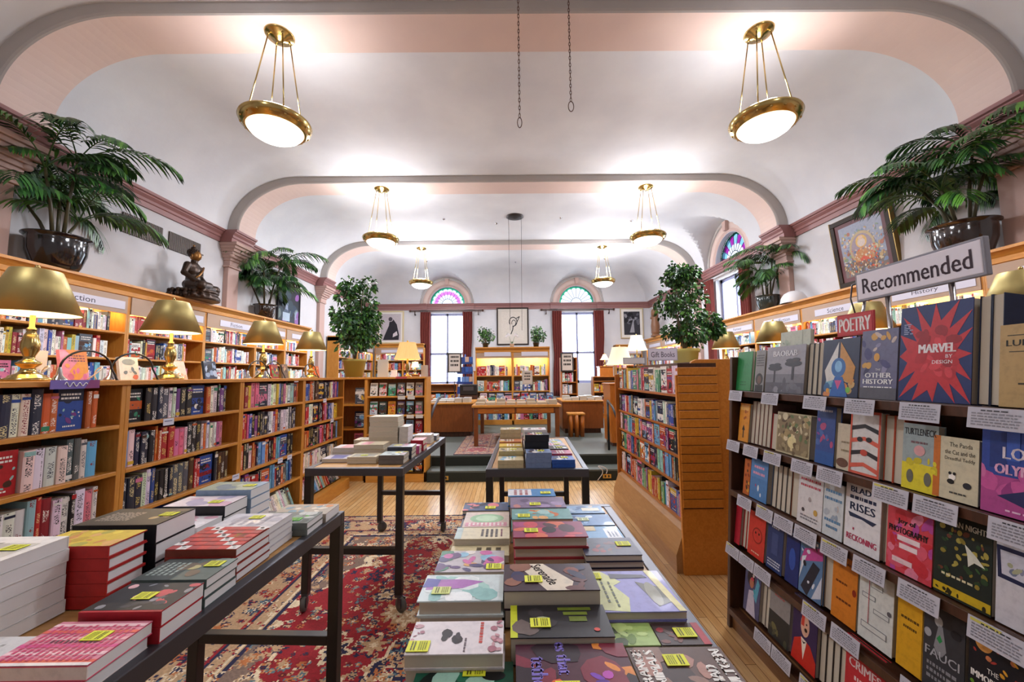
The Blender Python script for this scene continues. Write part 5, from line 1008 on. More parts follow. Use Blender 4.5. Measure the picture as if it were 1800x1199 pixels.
# ================================================================== CHANDELIERS
BOWL = mat('glowing_glass_bowl', 'ffffff', .3, emit='fffaf4', es=BOWL_E)
CH = [(-2.33, 3.84, 'near left'), (2.60, 3.84, 'near right'), (-2.37, 7.25, 'middle left'), (2.58, 7.25, 'middle right'), (-2.40, 10.75, 'far left'), (2.56, 10.75, 'far right'), (-2.35, .37, 'behind the camera on the left'), (2.6, .37, 'behind the camera on the right')]  # last pair is unseen, added behind the camera to light the foreground
def chandelier(x, y, where):
    zr = 4.05; r = empty('chandelier', f'brass bowl chandelier with glowing white glass, {where}' if 'behind' in where else f'brass bowl chandelier with glowing white glass, {where} one of the ceiling', 'chandelier', loc=(x, y, 0), group='brass bowl chandeliers')
    quick('canopy', lambda b: b.lathe([(0, ZS-.07), (.03, ZS-.07), (.045, ZS-.05), (.075, ZS-.045), (.085, ZS-.03), (.13, ZS-.02), (.14, ZS-.005), (.14, ZS)], BRASSP), r)
    for i in range(4):
        a = R(45+90*i); c, s = math.cos(a), math.sin(a)
        def rod(b):
            b.tube([(.10*c, .10*s, ZS-.03), (.245*c, .245*s, zr+.03)], .0065, BRASSP, 8); b.ball((.10*c, .10*s, ZS-.035), .013, BRASSP); b.ball((.245*c, .245*s, zr+.03), .014, BRASSP)
        quick('rod', rod, r)
    rim = quick('rim', lambda b: b.lathe([(.235, .035), (.25, .045), (.285, .04), (.305, .02), (.325, .012), (.33, -.005), (.318, -.02), (.315, -.04), (.295, -.052), (.28, -.075), (.262, -.082), (.25, -.075), (.235, -.02), (.235, .035)], BRASSP, c=(0, 0, zr), seg=48), r)
    def knobs(b):
        for i in range(16):
            a = 2*PI*i/16; b.ball((.302*math.cos(a), .302*math.sin(a), zr-.046), .012, BRASSP, seg=8)
    quick('rosettes', knobs, rim)
    quick('glass_bowl', lambda b: b.lathe([(.255, -.07), (.25, -.085), (.225, -.115), (.18, -.145), (.12, -.165), (.06, -.175), (0, -.178)], BOWL, c=(0, 0, zr), seg=40), r)
    l = bpy.data.lights.new('chandelier_light', 'POINT'); k_ = {3.84: .38, 7.25: .9, 10.75: 1.9, .37: .36}[y]; l.energy = CHANDELIER_W*k_; l.color = lin('f1f3fb'); l.shadow_soft_size = .16
    o = bpy.data.objects.new('chandelier_light', l); scn.collection.objects.link(o); o.parent = r; o.location = (0, 0, zr+.20)
    l2 = bpy.data.lights.new('chandelier_downlight', 'AREA'); l2.shape = 'DISK'; l2.size = .44; l2.energy = CHANDELIER_W*.62*{3.84: .72, 7.25: 1.05, 10.75: 1.3, .37: .36}[y]; l2.color = lin('f1f3fb')
    o = bpy.data.objects.new('chandelier_downlight', l2); scn.collection.objects.link(o); o.parent = r; o.location = (0, 0, zr-.19)
for x, y, w in CH: chandelier(x, y, w)
# central iron ceiling rose with two hanging cords; two chains with rings nearer the camera
r = empty('ceiling_rose', 'dark oval ceiling rose with two long thin cords hanging from it', 'ceiling fitting', loc=(.14, 8.9, 0))
IRON = mat('dark_iron', '3a3230', .5, .6)
quick('rose', lambda b: b.lathe([(0, ZF-.06), (.06, ZF-.05), (.15, ZF-.03), (.2, ZF-.015), (.2, ZF)], IRON), r)
for s in (-1, 1): quick('cord', lambda b: b.tube([(s*.145, 0, ZF-.03), (s*.13, 0, 2.5)], .004, IRON, 6), r)
for x, z1, lab in ((.10, 3.56, 'left chain hanging from the ceiling, ending in a small ring'), (.535, 3.70, 'right chain hanging from the ceiling, ending in a large ring')):
    r = empty('hanging_chain', f'rusty thin {lab}', 'chain', loc=(x, 3.2, 0))
    def ch(b):
        n = 42; z = ZF
        for i in range(n):
            zz = ZF-(ZF-z1-.1)*(i+.5)/n; h = (ZF-z1-.1)/n*.62
            pts = [(.007*math.cos(a) if i % 2 else 0, 0 if i % 2 else .007*math.cos(a), zz+h*math.sin(a)) for a in [2*PI*k/10 for k in range(11)]]
            b.tube(pts, .0028, mat('rusty_iron', '5a3c30', .7, .4), 5, cap=False)
    quick('chain_links', ch, r)
    quick('ring', lambda b: b.tube([(.018*math.cos(a)*(1 if x < .3 else 1.25), 0, z1+.055+.045*math.sin(a)) for a in [2*PI*k/20 for k in range(21)]], .0035, mat('rusty_iron'), 6, cap=False), r)
for x, y in ((-1.5, 9.0), (1.2, 9.0), (-2.6, 12.4), (.2, 12.6), (3.0, 12.3), (-.3, 9.3), (2.9, 9.2)):
    o = quick('sprinkler', lambda b: b.lathe([(0, -.035), (.012, -.03), (.012, -.01), (.035, -.008), (.035, 0)], mat('chrome'), c=(0, 0, 0), seg=14)); o.location = (x, y, zceil(x, y)); tag(o, f'small round ceiling sprinkler, {"beside the ceiling rose" if abs(x) < 1.6 and y < 10 else "near the end windows" if y > 10 else "near the middle right chandelier"}', 'sprinkler', 'ceiling sprinklers')

# ================================================================== BRASS TABLE LAMPS
def add_point(parent, loc, e, col='ffdca8', size=.03):
    l = bpy.data.lights.new('lamp_light', 'POINT'); l.energy = e; l.color = lin(col); l.shadow_soft_size = size
    o = bpy.data.objects.new('lamp_light', l); scn.collection.objects.link(o); o.parent = parent; o.location = loc
BULB = mat('lit_bulb', 'fff4d8', .4, emit='ffe2b0', es=14)
INNER = mat('white_shade_lining', 'f0e8d8', .7)
def brass_lamp(x, y, z, label, s=1.0):
    r = empty('brass_lamp', label, 'lamp', loc=(x, y, z), group='brass table lamps'); r.scale = (s, s, s)
    quick('base', lambda b: b.lathe([(0, 0), (.088, 0), (.09, .012), (.07, .02), (.066, .03), (.04, .04), (.028, .055), (.026, .07), (.045, .085), (.047, .095), (.03, .105), (.02, .115), (.022, .13), (.034, .16), (.036, .19), (.026, .235), (.016, .255), (.02, .262), (.02, .27), (.011, .28), (.011, .34)], BRASSP, seg=32), r)
    sh = quick('lamp_shade', lambda b: b.lathe([(.178, .345), (.182, .345), (.096, .572), (.0935, .575), (.091, .572), (.176, .349)], BRASS, seg=48), r)
    quick('shade_lining', lambda b: b.lathe([(.1755, .348), (.0905, .571)], INNER, seg=40), sh)
    quick('finial', lambda b: (b.lathe([(0, .607), (.007, .604), (.012, .594), (.006, .584), (.006, .565)], BRASSP, seg=16), [b.tube([(0, 0, .568), (.092*math.cos(a), .092*math.sin(a), .568)], .0025, BRASSP, 6) for a in (0, 2.09, 4.19)]), r)
    quick('bulb', lambda b: b.ball((0, 0, .42), .028, BULB), r); add_point(r, (0, 0, .385), LAMP_W)
    return r
for x, y, lab in ((-2.47, 2.07, 'largest brass lamp with conical brass shade, at the left edge of the view'), (-2.5, 2.96, 'second brass lamp with conical shade on the left bookcases, below the seated statue'),
                  (-2.5, 4.07, 'third brass lamp with conical shade on the left bookcases, below the second potted palm'), (-2.5, 5.05, 'smallest and farthest brass lamp on the left bookcases'),
                  (3.0, 5.55, 'farthest brass lamp on the right, beyond the green book'), (2.98, 4.5, 'brass lamp on the right behind the floral book'), (2.98, 3.3, 'brass lamp on the right under the Recommended sign'), (2.98, 2.28, 'brass lamp at the right edge of the view')):
    brass_lamp(x, y, 1.4955, lab)
for i in range(4):
    case('low_bookcase', f'low oak bookcase behind the right display, under the {["farthest brass lamp", "lamp behind the floral book", "lamp below the Recommended sign", "brass lamp at the right edge"][i]}', TR(2.72, 6.0-i*1.05, 0, R(-90)), 1.05, .6, 1.495, LOWS+[.14], group='low oak bookcases on the right')
# fabric shaded lamps at the back
def fabric_lamp(x, y, z, h, rb, rt, sh_h, col, label, pleat=False, e=6, emit='ffe0b0', es=1.2, base=BRASSP):
    r = empty('fabric_lamp', label, 'lamp', loc=(x, y, z))
    m = mat('lit_shade_'+col, col, .8, emit=col, es=es)
    zb = h-sh_h
    quick('base', lambda b: b.lathe([(0, 0), (.06, 0), (.055, .02), (.02, .03), (.018, zb*.3), (.035, zb*.5), (.016, zb*.8), (.01, zb), (.006, h)], base, seg=20), r)
    def shade(b):
        n = 64 if pleat else 40; k = len(b.v); N = 7
        for i in range(n):
            a = 2*PI*i/n; f = (1.0 if not pleat else (1.0+.03*(i % 2)))
            for j in range(N): t = j/(N-1); rr_ = (rb+(rt-rb)*(t**.75))*f; b.v.append((rr_*math.cos(a), rr_*math.sin(a), zb+sh_h*t))
        for i in range(n):
            for j in range(N-1): b.face([k+i*N+j, k+((i+1) % n)*N+j, k+((i+1) % n)*N+j+1, k+i*N+j+1], m, smooth=not pleat)
    quick('lamp_shade', shade, r)
    quick('shade_trim', lambda b: (b.tube([(rb*math.cos(a), rb*math.sin(a), zb) for a in [2*PI*i/32 for i in range(33)]], .006, m, 6), b.tube([(rt*math.cos(a), rt*math.sin(a), h) for a in [2*PI*i/32 for i in range(33)]], .006, m, 6)), r)
    quick('finial', lambda b: b.ball((0, 0, h+.025), .015, base), r)
    add_point(r, (0, 0, zb+.05), e, 'ffd9a0', .04); return r
fabric_lamp(-1.52, 5.95, 1.497, .50, .19, .115, .24, 'd9b070', 'lamp with a pleated amber fabric shade on the face-out bookcase', True, 4, es=.55)
fabric_lamp(1.93, 7.05, 1.35, .62, .24, .13, .30, 'efe2c4', 'larger lamp with cream bell shade left of the Gift Books sign', False, 2, es=.42)
fabric_lamp(2.6, 8.2, 1.5, .78, .21, .11, .29, 'f2e8d0', 'taller lamp with cream bell shade right of and behind the larger one', False, 2, es=.5)
fabric_lamp(2.9, 12.3, 1.75, .36, .14, .05, .16, 'e8c8a8', 'small distant lamp with a pale shade in front of the right end window', False, 3, es=.9)
fabric_lamp(-.95, 12.6, 1.65, .34, .10, .05, .14, 'ffe0c0', 'small distant lamp glowing against the curtain beside the left end window', False, 5, es=1.3)
fabric_lamp(-2.6, 11.0, 1.55, .34, .11, .08, .14, 'f0d8a8', 'small round lamp at the left of the left end window', False, 3, es=.9)
quick_t = [((1.93, 7.05), 1.35, 'brown side cabinet under the larger cream lamp'), ((2.6, 8.2), 1.5, 'brown side cabinet under the taller cream lamp')]
def cabinet(x, y, w, d, h, label, z0=.3, m=OAKD, mh=OAKDH, name='side_cabinet'):
    r = empty(name, label, 'cabinet', loc=(x, y, z0))
    quick('body', lambda b: b.box((-w/2, -d/2, .06), (w/2, d/2, h-z0-.025), m), r, bevel=.004); quick('top', lambda b: b.box((-w/2-.02, -d/2-.02, h-z0-.025), (w/2+.02, d/2+.02, h-z0), mh), r, bevel=.004)
    quick('toe_kick', lambda b: b.box((-w/2+.03, -d/2+.04, 0), (w/2-.03, d/2-.02, .06), DARKW), r); return r
for (x, y), h, lab in quick_t: cabinet(x, y, .5, .5, h, lab)
cabinet(2.9, 12.3, .4, .4, 1.75, 'brown cabinet under the small lamp in front of the right end window'); cabinet(-.95, 12.6, .35, .35, 1.65, 'brown cabinet under the small glowing lamp'); cabinet(-2.6, 11.0, .3, .3, 1.55, 'brown cabinet under the small round lamp')

# ================================================================== PLANTS
GREENS = ['24421f', '30562a', '3c6c32', '2a4c30', '4e7c3a']
LEAFM = attr_mat('palm_leaf', .35); 
MATS['printed'] = LEAFM
def leafcol(q_, light=.16): return lin('5c9238') if q_.random() < light else lin(q_.choice(GREENS))
def palm(label, x, y, z, s, nf, seed, potr=.17, poth=.24, potcol='1a1618', az=None, tall=.9, name='potted_palm', lobes=15):
    q_ = random.Random(seed); r = empty(name, label, 'plant', loc=(x, y, z))
    POT = mat('glazed_pot_'+potcol, potcol, .12, spec=.8)
    p = quick('pot', lambda b: b.lathe([(0, 0), (potr*.70, 0), (potr*.80, poth*.12), (potr*.97, poth*.5), (potr, poth*.85), (potr*.97, poth*.93), (potr*1.12, poth*.97), (potr*1.12, poth), (potr*.95, poth), (potr*.9, poth*.9), (0, poth*.9)], POT, seg=36), r)
    quick('soil', lambda b: b.lathe([(0, poth*.99), (potr*.5, poth*1.0), (potr*.93, poth*.9)], SOIL, seg=24), p)
    st = MB(); fol = MB(); canes = 5
    for cn in range(canes):
        ca = 2*PI*cn/canes+q_.uniform(-.4, .4); ch_ = s*tall*[.62, .20, .42, .30, .50][cn]*q_.uniform(.9, 1.1); lean_ = q_.uniform(.05, .16)*s
        c0 = Vector((.05*s*math.cos(ca), .05*s*math.sin(ca), poth*.88)); c1 = c0+Vector((lean_*math.cos(ca), lean_*math.sin(ca), ch_)); cm = (c0+c1)/2+Vector((-.02*math.cos(ca), -.02*math.sin(ca), 0))
        st.tube([c0, cm, c1], [.014*s, .012*s, .009*s], LEAFM, 7, col=lin('4a4630'))
        for f in range(max(4, nf//canes+1)):
            a = ca+2*PI*(f+q_.uniform(-.25, .25))/max(4, nf//canes+1); e = R(q_.uniform(30, 70)); L = s*q_.uniform(.52, .72); pts = [c1.copy()]; p_ = c1.copy(); N = 12
            for i in range(N):
                d = Vector((math.cos(a)*math.cos(e), math.sin(a)*math.cos(e), math.sin(e))); p_ = p_+d*L/N; pts.append(p_.copy()); e -= R(q_.uniform(5, 11))
            st.tube(pts, [.0055*s*(1-.7*i/N) for i in range(N+1)], LEAFM, 5, col=lin('3c5c2c'))
            side0 = Vector((-math.sin(a), math.cos(a), 0)); tint = q_.random()
            for k in range(lobes):
                t = .26+.74*(k+.5)/lobes; fi = t*N; i0 = min(N-1, int(fi)); P0 = pts[i0].lerp(pts[i0+1], fi-i0); T = (pts[i0+1]-pts[i0]).normalized(); u_ = (k+.5)/lobes
                ll = s*.255*math.sin(PI*(.22+.68*u_))*q_.uniform(.85, 1.1)
                for sd in (-1, 1):
                    D_ = (T*(.75+.5*u_)+side0*sd*.8+Vector((0, 0, -.05))).normalized(); W = D_.cross(Vector((0, 0, 1))).normalized()*.0118*s; c = leafcol(q_, .5 if tint > .88 else .05); n = len(fol.v); pp = P0.copy(); K = 5
                    for j in range(K):
                        wd = W*[.3, 1, 1.05, .65, .04][j]; fol.v += [tuple(pp-wd), tuple(pp+wd)]; dd = (D_+Vector((0, 0, -.42*j))).normalized() if j else D_; pp = pp+dd*ll/(K-1)
                    for j in range(K-1): fol.face([n+2*j, n+2*j+1, n+2*j+3, n+2*j+2], LEAFM, c, smooth=False)
    for b_ in (st, fol):      # fronds bend along the wall behind
        b_.v = [((max(v[0], -XW+.03-x) if x < 0 else min(v[0], XW-.03-x)), v[1], v[2]) for v in b_.v]
    st_o = build_c(st, 'stems', r); build_c(fol, 'fronds', r); return r
def build_c(mb, name, parent):
    mb.mats = mb.mats or [LEAFM]; o = MB.build(mb, name, parent)
    me = o.data; L = [len(f) for f in mb.f]; a = me.color_attributes.get('Col') or me.color_attributes.new('Col', 'FLOAT_COLOR', 'CORNER'); d = np.ones((len(L), 4), np.float32); d[:, :3] = np.array(mb.c, np.float32); a.data.foreach_set('color', np.repeat(d, L, axis=0).ravel()); return o
palm('largest potted palm in a dark glazed pot on top of the left tall bookcases', -4.88, 4.25, 2.681, 1.38, 30, 3, .24, .36, tall=1.0)
palm('second potted palm on the left tall bookcases, beyond the bronze statue', -4.92, 8.0, 2.681, 1.4, 30, 5, .19, .28, '2a1c14')
palm('large potted palm on top of the right tall bookcases, above the Recommended sign', 4.82, 4.12, 2.681, 1.36, 30, 8, .25, .36, '241814')
palm('smaller potted palm in a green pot at the far end of the right tall bookcases', 4.93, 7.55, 2.681, 1.2, 28, 9, .19, .28, '26302c', tall=1.0)
def ficus(label, x, y, z, h, w, seed, potr, poth, potcol, n=900, extra=None, name='potted_ficus', leaf=.05):
    q_ = random.Random(seed); r = empty(name, label, 'plant', loc=(x, y, z)); POT = mat('glazed_pot_'+potcol, potcol, .4)
    p = quick('pot', lambda b: b.lathe([(0, 0), (potr*.75, 0), (potr*.98, poth*.85), (potr*1.07, poth*.87), (potr*1.07, poth), (potr*.93, poth), (potr*.9, poth*.88), (0, poth*.88)], POT, seg=32), r)
    quick('soil', lambda b: b.lathe([(0, poth*.93), (potr*.9, poth*.88)], SOIL, seg=20), p)
    st = MB(); fol = MB(); cl = []
    for i in range(5):
        a = q_.uniform(0, 6.28); pts = [(0, 0, poth*.85)]
        for k in range(1, 7): t = k/6; pts.append((w*.22*math.cos(a)*t+q_.uniform(-.03, .03), w*.22*math.sin(a)*t+q_.uniform(-.03, .03), poth*.85+(h-poth)*.9*t))
        st.tube(pts, [.012*(1-.7*k/6) for k in range(7)], LEAFM, 6, col=lin('6a5a44'))
    for i in range(34):
        t = q_.random(); zz = poth+(h-poth)*(.12+.84*t); rr_ = w*.5*(math.sin(PI*(.15+.7*t))**.7)*q_.uniform(.25, .85); a = q_.uniform(0, 6.28); cl.append((rr_*math.cos(a), rr_*math.sin(a), zz, w*q_.uniform(.14, .24)))
    for e_ in (extra or []): cl += [e_]*5
    for i in range(n):
        cx, cy, cz, cr = q_.choice(cl); v_ = Vector((q_.gauss(0, 1), q_.gauss(0, 1), q_.gauss(0, .8))).normalized()*cr*q_.uniform(.5, 1); P0 = Vector((cx, cy, cz))+v_
        D_ = (v_.normalized()+Vector((q_.uniform(-.5, .5), q_.uniform(-.5, .5), -.55))).normalized(); W = D_.cross(Vector((q_.uniform(-1, 1), q_.uniform(-1, 1), .4))).normalized(); l = leaf*q_.uniform(.8, 1.5); w_ = l*.36; k = len(fol.v); c = leafcol(q_, .14); m_ = P0+D_*l*.5; tip = P0+D_*l+Vector((0, 0, -.15*l)); nn = D_.cross(W)*l*.08
        fol.v += [tuple(P0), tuple(m_+W*w_-nn), tuple(tip), tuple(m_-W*w_-nn), tuple(m_)]
        fol.face([k, k+1, k+4], LEAFM, c); fol.face([k+1, k+2, k+4], LEAFM, c); fol.face([k+2, k+3, k+4], LEAFM, c); fol.face([k+3, k, k+4], LEAFM, c)
    build_c(st, 'stems', r); build_c(fol, 'foliage', r); return r
ficus('tall bushy ficus in a yellow-green pot on the left corner bookcase', -2.36, 6.1, 1.497, 1.48, .74, 2, .165, .27, 'a89a4c', 3800, leaf=.05)
ficus('tall leafy ficus in a yellow pot on the middle right bookcase', 1.95, 4.45, 1.502, 1.2, .52, 4, .14, .27, 'c8b860', 3200, extra=[(.34, .1, .60, .10), (.40, .1, .50, .09), (-.03, 0, 1.10, .13)], leaf=.04)
ficus('small leafy plant standing left of the calligraphy print', -.62, 10.1, 2.201, .48, .42, 6, .08, .12, '26241e', 500, leaf=.045)
ficus('small leafy plant standing right of the calligraphy print', .66, 10.1, 2.201, .50, .42, 7, .08, .12, '26241e', 500, leaf=.045)
# white orchid in front of the print
r = empty('potted_orchid', 'white orchid with two stems standing on the centre bookcase', 'plant', loc=(.05, 10.08, 2.201))
quick('pot', lambda b: b.lathe([(0, 0), (.045, 0), (.055, .09), (.06, .09), (0, .08)], WHITE, seg=20), r)
for s in (-1, 1): quick('stem', lambda b: b.tube([(s*.01, 0, .07), (s*.06, 0, .25), (s*.10, -.02, .36), (s*.14, -.04, .33)], .004, mat('green_stem', '4c6a38', .6), 6), r)
quick('leaves', lambda b: [b.poly([(0, 0, .09), (c*.05-s_*.02, s_*.05+c*.02, .14), (c*.12, s_*.12, .13), (c*.05+s_*.02, s_*.05-c*.02, .14)], mat('green_stem')) for c, s_ in [(math.cos(a), math.sin(a)) for a in (0.2, 1.6, 3.3, 4.9)]], r)
def petals(b):
    q_ = random.Random(5)
    for s in (-1, 1):
        for k in range(4):
            cx, cz = s*(.07+.022*k), .30+.03*math.sin(k*1.3)
            for a in range(5): an = 2*PI*a/5+k; b.ball((cx+.018*math.cos(an), -.02, cz+.018*math.sin(an)), (.014, .005, .014), WHITE, seg=8)
quick('flowers', petals, r)

# ================================================================== STATUES
BRONZE = mat('dark_bronze', '3a2a20', .38, .6); GOLD = mat('worn_gilt', '8c6234', .35, .75)
r = empty('seated_statue', 'seated bronze meditating statue with gilt face on a lotus base, on the left tall bookcase', 'statue', M=TR(-4.81, 6.02, 2.681, R(12)) @ Matrix.Scale(1.22, 4))
sb = MB()
def limb(pts, rad, m=BRONZE): sb.tube(pts, rad, m, 12); [sb.ball(p, rr_, m, seg=12) for p, rr_ in zip(pts, rad)]
sb.lathe([(0, .0), (.245, .0), (.25, .03), (.235, .06), (.215, .075), (.235, .10), (.23, .125), (0, .13)], BRONZE, c=(.03, .03, 0), seg=32)
for i in range(18): a = 2*PI*i/18; sb.ball((.232*math.cos(a), .232*math.sin(a), .045), (.03, .03, .035), BRONZE, seg=8); sb.ball((.222*math.cos(a), .222*math.sin(a), .10), (.028, .028, .025), BRONZE, seg=8)
limb([(.02, .09, .18), (.17, .17, .165), (.16, -.02, .155), (.13, -.1, .15)], [.07, .058, .045, .035]); limb([(.02, -.09, .18), (.17, -.17, .165), (.17, .02, .19), (.13, .1, .185)], [.07, .058, .045, .035])
sb.ball((.0, 0, .19), (.10, .14, .08), BRONZE, seg=18); sb.ball((-.0, 0, .27), (.075, .095, .10), BRONZE, seg=18); sb.ball((.0, 0, .37), (.075, .115, .10), BRONZE, seg=18); sb.ball((.0, 0, .42), (.06, .125, .06), BRONZE, seg=18)
limb([(0, .135, .42), (-.01, .175, .32), (.09, .10, .225), (.12, .02, .22)], [.042, .036, .03, .026]); limb([(0, -.135, .42), (-.01, -.18, .31), (.09, -.165, .23), (.16, -.15, .19), (.18, -.15, .15)], [.042, .036, .03, .026, .02])
limb([(0, 0, .46), (.005, 0, .51)], [.042, .036])
o = sb.build('body', r); rm = o.modifiers.new('fuse', 'REMESH'); rm.mode = 'VOXEL'; rm.voxel_size = .009; rm.use_smooth_shade = True
hb = MB(); hb.ball((.012, 0, .565), (.062, .055, .075), GOLD, seg=20); hb.ball((.068, 0, .555), (.014, .011, .018), GOLD, seg=10); hb.ball((.066, 0, .53), (.01, .018, .006), GOLD, seg=8)
for s in (-1, 1): hb.ball((.0, s*.056, .55), (.012, .006, .032), GOLD, seg=8); hb.ball((.062, s*.022, .573), (.006, .013, .005), BRONZE, seg=8)
hb.build('face', r)
hb = MB(); hb.ball((-.012, 0, .592), (.066, .063, .062), BRONZE, seg=20); hb.ball((-.012, 0, .655), (.032, .032, .03), BRONZE, seg=14); hb.ball((-.012, 0, .69), (.012, .012, .02), GOLD, seg=10)
for i in range(60):
    a = i*2.399; z_ = 1-i/60*.9; rr_ = math.sqrt(1-z_*z_); hb.ball((-.012+.066*rr_*math.cos(a), .063*rr_*math.sin(a), .592+.062*z_), .009, BRONZE, seg=6)
hb.build('hair', r)
quick('robe_edge', lambda b: b.tube([(.06, .10, .44), (.085, .03, .38), (.085, -.04, .31), (.06, -.085, .26)], .012, GOLD, 8), r)
r = empty('carved_figure', 'small carved wooden standing figure on the right rear bookcase', 'statue', loc=(4.72, 12.9, 2.70))
fm = MB(); CW = mat('carved_wood', '6a4426', .5)
fm.lathe([(0, 0), (.15, 0), (.15, .05), (.10, .07), (.13, .12), (.14, .35), (.10, .62), (.12, .78), (.10, .88), (.04, .92), (.04, .95)], CW, seg=20); fm.ball((0, 0, 1.01), (.065, .065, .08), CW); fm.ball((0, 0, 1.09), (.045, .045, .05), CW)
fm.tube([(0, .12, .82), (-.06, .15, .65), (-.12, .04, .6)], .03, CW); fm.tube([(0, -.12, .82), (-.08, -.14, .68), (-.13, -.04, .72)], .03, CW)
o = fm.build('body', r); rm = o.modifiers.new('fuse', 'REMESH'); rm.mode = 'VOXEL'; rm.voxel_size = .016; rm.use_smooth_shade = True

# ================================================================== PICTURES
def picture(label, M, w, h, fr, frw, mats_, spec, name='framed_picture', glass=False, mt='d8d4cc', mtw=.06):
    r = empty(name, label, 'picture', M=M); fm = mat('frame_'+fr, fr, .6, spec=.25)
    def frame(b):
        for a_, c_ in (((0, 0, 0), (w, .035, frw)), ((0, 0, h-frw), (w, .035, h)), ((0, 0, frw), (frw, .035, h-frw)), ((w-frw, 0, frw), (w, .035, h-frw))): b.box(a_, c_, fm)
    quick('frame', frame, r, bevel=.006)
    quick('mat_board', lambda b: b.box((frw, .015, frw), (w-frw, .02, h-frw), PAINT, None, lin(mt)), r)
    iw, ih = w-2*frw-2*mtw, h-2*frw-2*mtw
    quick('print', lambda b: art(b, Matrix(((1, 0, 0, frw+mtw), (0, 0, -1, .0148), (0, 1, 0, frw+mtw), (0, 0, 0, 1))), iw, ih, spec), r)
    if glass:
        gm = mat('picture_glass', '0c0c10', .03); quick('glass', lambda b: b.box((frw, .008, frw), (w-frw, .0095, h-frw), gm), r)
    return r
q5 = [('r', 0, 0, 1, 1, 'b8b0b4'), ('p', [(.12, .02), (.2, .2), (.4, .55), (.45, .8), (.6, .82), (.8, .6), (.92, .2), (.9, .02)], '24222a'), ('c', .48, .82, .14, .12, 'b8b0b4'), ('c', .48, .80, .10, .08, '4a444c'), ('p', [(.6, .12), (.85, .2), (.8, .35), (.62, .25)], 'c8c0c4')]
picture('cream framed print of a dark robed figure, left of the left end window', TR(-4.82, YE-.05, 2.70), .95, 1.20, 'c8b890', .05, None, q5)
calli = [('r', 0, 0, 1, 1, 'd0c8bc')]
def brush(pts, w_, c='1c1a1c'):
    o = []
    for (x0, y0), (x1, y1) in zip(pts[:-1], pts[1:]):
        dx, dy = x1-x0, y1-y0; l = math.hypot(dx, dy) or 1; a, b_ = -dy/l*w_, dx/l*w_; o.append(('p', [(x0+a, y0+b_), (x1+a, y1+b_), (x1-a, y1-b_), (x0-a, y0-b_)], c)); o.append(('c', x1, y1, w_, w_, c))
    return o
calli += brush([(.42, .22), (.5, .38), (.52, .48)], .02)+brush([(.52+.17*math.cos(a)*(1 if a < 4 else 1.0), .66+.16*math.sin(a)) for a in [R(-100+i*22) for i in range(15)]], .016)+brush([(.55+.09*math.cos(a), .62+.10*math.sin(a)) for a in [R(-60+i*30) for i in range(10)]], .012)+brush([(.66, .78), (.8, .84), (.72, .70), (.64, .56)], .014)
picture('large dark framed brush calligraphy print on the end wall between the windows', TR(-.48, YE-.05, 2.60), 1.17, 1.38, '2e221c', .05, None, calli, mt='c4bcb0', mtw=.12)
picture('pale framed black and white print on the end wall, right of the right window', TR(4.05, YE-.05, 2.8), .85, 1.12, 'b8a888', .04, None, [('r', 0, 0, 1, 1, '34343a'), ('blobs', 26, 4, ['8a8a90', '1c1c20', '5c5c64'], .05, .5, .95, 1, .16), ('p', [(.35, .1), (.6, .7), (.65, .1)], '9a9aa0')], mtw=.09)
picture('glazed dark picture on the left wall behind the second potted palm', TR(-XW+.05, 8.75, 2.72, R(90)), .95, .95, '1c1a1e', .04, None, [('r', 0, 0, 1, 1, '20242c'), ('blobs', 26, 4, ['4a5a6c', '2c3c50', '6c7c78', '30404a', '8a98b0', '8a5a9c'], .0, .0, 1, 1, .2), ('r', .2, .02, .55, .25, 'a8bccc')], mt='20222a', mtw=.02)
# tall ornate religious painting, a plain generic arrangement, leaning forward from the right wall
tk = [('r', 0, 0, 1, 1, '8a90a0'), ('r', 0, 0, 1, .3, '6c6058'), ('blobs', 320, 5, ['b8a888', '9c5c44', '6a7c98', 'c8b8a0', '7c8c6c', 'a88c5c', 'a09aa8'], .02, .03, .98, .85, .045), ('c', .5, .5, .3, .32, 'a8946c'), ('c', .5, .5, .25, .27, '8c7c84'), ('c', .5, .62, .13, .12, 'c8a050'), ('c', .5, .6, .09, .08, 'c0b0a4'), ('p', [(.25, .25), (.35, .45), (.5, .52), (.65, .45), (.75, .25)], 'b07a48'), ('p', [(.3, .22), (.5, .34), (.7, .22)], 'c04a30'), ('c', .5, .69, .05, .04, 'c8a88c'), ('c', .5, .2, .35, .05, '7c5a48'), ('blobs', 120, 9, ['b8986c', 'c8502c', 'd0c0a8', '5c6c88'], .2, .08, .8, .5, .03)]
pk = picture('tall framed painting of a seated deity in ornate colours on the right wall', Matrix.Translation((XW-.02, 6.10, 2.78)) @ Matrix.Rotation(R(-90), 4, 'Z') @ Matrix.Rotation(R(6), 4, 'X'), .96, 1.02, '2e2218', .07, None, tk, mt='5c3034', mtw=.06)
quick('gilt_edge', lambda b: [b.box(a_, c_, mat('dull_gilt', '7c6434', .35, .7)) for a_, c_ in (((0, .035, -.012), (.96, .06, .0)), ((0, .035, 1.02), (.96, .06, 1.032)), ((-.012, .0, -.012), (0, .06, 1.032)), ((.96, .0, -.012), (.972, .06, 1.032)))], pk)
r = quick('ceramic_dome', lambda b: b.lathe([(.20, 0), (.20, .02), (.185, .09), (.14, .16), (.07, .20), (0, .21)], WHITE, seg=32)); r.location = (4.86, 6.75, 2.681); tag(r, 'upturned white ceramic bowl on the right tall bookcases, left of the religious painting', 'bowl')
